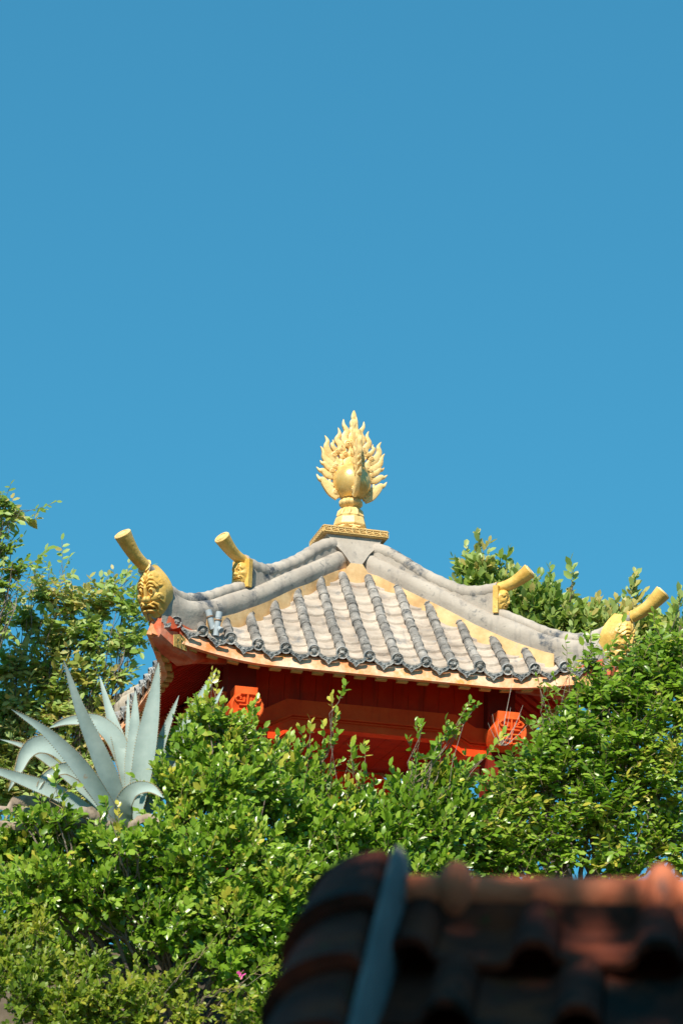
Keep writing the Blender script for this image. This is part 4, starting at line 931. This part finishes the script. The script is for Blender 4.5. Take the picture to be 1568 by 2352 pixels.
for pth, wpx, Y0, Y1, dead in AG:
    pc = catmull([cpt(*p) for p in pth], 8); n = len(pc); W = wpx / 3.034 * 21 / FPX * .62
    P = [at(p[0], p[1], Y0 + (Y1 - Y0) * (i / (n - 1))) - ab for i, p in enumerate(pc)]
    g = MB(); rings = []; spines = MB()
    side0 = None
    for i, p in enumerate(P):
        t = i / (n - 1); tg = (P[min(n - 1, i + 1)] - P[max(0, i - 1)]).normalized(); view = (Vector((0, 0, CAMZ)) - (p + ab)).normalized()
        tilt = Vector((.35 if pth[-1][0] < 850 else -.35, 0, .75)); nn = (view + tilt * .6); sd_ = tg.cross(nn).normalized()
        if side0 is not None and sd_.dot(side0) < 0: sd_ = -sd_
        side0 = sd_; nn = sd_.cross(tg).normalized(); nn = nn if nn.dot(view) > 0 else -nn
        wv = W * (.62 + .38 * math.sin(min(1, t / .42) * math.pi / 2)) * (1 if t < .42 else max(.02, (1 - ((t - .42) / .58) ** 1.45)))
        if dead: wv *= 1 + .15 * math.sin(i * 1.3)
        cup = .30 if not dead else -.3 - .2 * math.sin(i); th = .012 * (1 - t) + .003
        ring = []
        for a in np.linspace(-1, 1, 9): ring.append(p + sd_ * (wv * a) + nn * (cup * wv * (a * a - .5)))
        for a in np.linspace(1, -1, 9)[1:-1]: ring.append(p + sd_ * (wv * a) + nn * (cup * wv * (a * a - .5) - th * (1.2 - a * a) * 2))
        rings.append(ring)
        if not dead and wv > .012 and i < n - 1:
            for q in (0, .5):
                b = p.lerp(P[i + 1], q)
                for s_ in (-1, 1):
                    e = b + sd_ * (wv * s_ * .99) + nn * (cup * wv * .5)
                    spines.add([e - tg * .007, e + tg * .007, e + sd_ * (s_ * .011) + tg * .006, e + nn * .004], [(0, 1, 2), (0, 3, 1), (1, 3, 2), (0, 2, 3)])
    g.loft(rings)
    if spines.v: g.add(spines.v, spines.f, 1)
    obj('leaf' if not dead else 'dry_leaf', g, [M['agavedead' if dead else 'agave'], M['twig']], agave, smooth=70)
g = MB(); g.lathe([(.02, -.45), (.14, -.4), (.17, -.1), (.12, .12), (.02, .2)], seg=14); obj('stem', g, M['agavedead'], agave)

# pale dead twigs sticking up before the right beam end
dt = at(1150, 1720, 23.3); dtw = thing('dead_twig', dt, 'bare pale twigs sticking up before the carved medallion on the right', 'twigs')
g = MB()
for (x0, y0, x1, y1) in [(1150, 1710, 1176, 1540), (1150, 1712, 1195, 1640), (1148, 1712, 1160, 1640), (1156, 1712, 1142, 1650), (1160, 1712, 1210, 1665), (1145, 1712, 1120, 1660), (1165, 1712, 1185, 1655), (1150, 1712, 1130, 1640), (1152, 1712, 1172, 1625), (1158, 1712, 1200, 1620)]:
    q = branch_path(at(x0, y0, 23.3) - dt, at(x1, y1, 23.2) - dt, .04, 5); g.tube(q, [.0045 - .0006 * i for i in range(6)], 5)
obj('twigs', g, M['deadtwig'], dtw)

# ------------------------------------------------------------ near tiled roof
bq = -.13; O = at(935, 2052, 6.0); U = Vector((math.cos(bq), math.sin(bq), 0)); Fv = Vector((math.sin(bq), -math.cos(bq), 0)); UP = Vector((0, 0, 1)); SL = R(33)
house = thing('tiled_roof_building', (O.x, O.y, 0), 'shaded blurred red clay tiled roof end close to the camera', 'roof')
HO = Vector((O.x, O.y, 0)); RZ = O.z
def H(u, s_, h, side=1):
    """u along the ridge, s_ down the slope, h off the slope"""
    dv = (Fv * side) * math.cos(SL) - UP * math.sin(SL); nv = (Fv * side) * math.sin(SL) + UP * math.cos(SL)
    return (O + U * u + dv * s_ + nv * h) - HO
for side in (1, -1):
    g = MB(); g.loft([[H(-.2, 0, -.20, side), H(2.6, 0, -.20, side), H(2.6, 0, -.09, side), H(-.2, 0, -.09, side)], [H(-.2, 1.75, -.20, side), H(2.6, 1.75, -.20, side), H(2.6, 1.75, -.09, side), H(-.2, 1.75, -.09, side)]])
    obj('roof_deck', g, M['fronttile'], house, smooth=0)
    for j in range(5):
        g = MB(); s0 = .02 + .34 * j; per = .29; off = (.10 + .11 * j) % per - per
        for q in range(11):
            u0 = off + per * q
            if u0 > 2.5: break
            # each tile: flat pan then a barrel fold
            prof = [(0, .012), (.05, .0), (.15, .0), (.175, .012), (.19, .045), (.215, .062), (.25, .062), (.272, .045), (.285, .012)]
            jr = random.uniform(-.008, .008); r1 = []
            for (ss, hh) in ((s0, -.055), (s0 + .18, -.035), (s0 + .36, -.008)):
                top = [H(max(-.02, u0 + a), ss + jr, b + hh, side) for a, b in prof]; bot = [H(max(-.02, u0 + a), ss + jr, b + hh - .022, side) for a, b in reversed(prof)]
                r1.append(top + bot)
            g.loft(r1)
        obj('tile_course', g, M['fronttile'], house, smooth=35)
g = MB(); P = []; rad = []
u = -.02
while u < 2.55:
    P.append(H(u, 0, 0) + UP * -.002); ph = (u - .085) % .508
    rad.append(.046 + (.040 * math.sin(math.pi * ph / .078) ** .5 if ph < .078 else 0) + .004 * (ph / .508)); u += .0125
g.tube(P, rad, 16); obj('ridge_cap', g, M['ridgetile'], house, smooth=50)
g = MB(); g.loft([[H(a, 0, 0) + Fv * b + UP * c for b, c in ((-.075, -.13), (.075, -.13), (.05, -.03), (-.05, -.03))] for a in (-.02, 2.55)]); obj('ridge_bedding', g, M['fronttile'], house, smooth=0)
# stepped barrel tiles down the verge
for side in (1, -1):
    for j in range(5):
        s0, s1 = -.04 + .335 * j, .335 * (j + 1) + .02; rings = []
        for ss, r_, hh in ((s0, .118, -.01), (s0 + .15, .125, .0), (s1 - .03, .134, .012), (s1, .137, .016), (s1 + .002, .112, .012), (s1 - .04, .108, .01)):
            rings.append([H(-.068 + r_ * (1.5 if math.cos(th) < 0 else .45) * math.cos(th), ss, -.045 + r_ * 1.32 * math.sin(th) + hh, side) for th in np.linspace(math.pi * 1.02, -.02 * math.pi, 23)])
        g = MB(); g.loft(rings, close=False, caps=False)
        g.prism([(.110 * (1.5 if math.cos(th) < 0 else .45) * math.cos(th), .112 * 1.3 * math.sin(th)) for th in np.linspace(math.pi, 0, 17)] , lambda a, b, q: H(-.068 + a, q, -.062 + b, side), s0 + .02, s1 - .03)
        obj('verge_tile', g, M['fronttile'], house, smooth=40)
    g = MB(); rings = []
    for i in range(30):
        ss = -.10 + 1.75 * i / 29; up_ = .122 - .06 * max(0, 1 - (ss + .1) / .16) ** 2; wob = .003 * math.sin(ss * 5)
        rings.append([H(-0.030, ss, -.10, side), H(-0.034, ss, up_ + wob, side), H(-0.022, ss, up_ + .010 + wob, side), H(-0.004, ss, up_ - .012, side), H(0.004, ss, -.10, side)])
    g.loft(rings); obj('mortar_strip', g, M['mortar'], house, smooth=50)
g = MB()
for dx, dy, dz in ((0, 0, 0),):
    rot = Matrix.Rotation(bq, 3, 'Z'); c = U * 1.2; zt = RZ - .86
    g.box((c.x, c.y, zt / 2), (2.5, 2.1, zt), rot)
    vs = [H(-.02, 0, -.21), H(2.5, 0, -.21)]
g.loft([[U * a + Fv * b + UP * (RZ + z_) for b, z_ in ((-1.2, -.98), (1.2, -.98), (0, -.24))] for a in (-.02, 2.5)])
obj('wall', g, M['whitewall'], house, smooth=0)

# unseen tree added over the camera to put the near roof in shade
cs = Vector((1.2, 5.4, 2.45))
tree = thing('added_shade_tree', (-4.2, -3.2, 0), 'unseen leafy tree added behind the viewer to shade the near roof', 'tree')
rng = np.random.default_rng(5); random.seed(5)
cr = Crown(); pts = []
for (du, dv_, dr) in [(a, b, .8) for a in (-1.6, -.7, .2, 1.1, 2.0) for b in (-2.3, -1.45, -.53)] + [(-1.55, .35, .62), (-2.3, .2, .8)]:
    c = cs + sdir * (8.2 + random.uniform(-.6, .6)) + Vector((du, 0, 0)) + Vector((0, .62, .78)) * dv_ * .9
    n = 150; v = nrmz(rng.standard_normal((n, 3))); P = np.array(c) + v * (dr * rng.random((n, 1)) ** .5)
    cr.sprigs(P, v + np.array([0, 0, .3]), .36, 12, .15, .075, 'spiral', .4, .2, stem_r=.004); pts.append(c)
cr.build('crown', M['shrub'], M['twig'], tree)
g = MB(); q = branch_path(Vector((0, 0, -.05)), Vector((1.6, 1.5, 5.4)), .05, 6); g.tube(q, [.24 - .02 * i for i in range(7)], 12); obj('trunk', g, M['bark'], tree)
g = MB()
for c in pts: g.tube(branch_path(q[-1], c - tree.location, .1, 5), [.09, .07, .055, .04, .03, .02], 7)
obj('branches', g, M['bark'], tree)
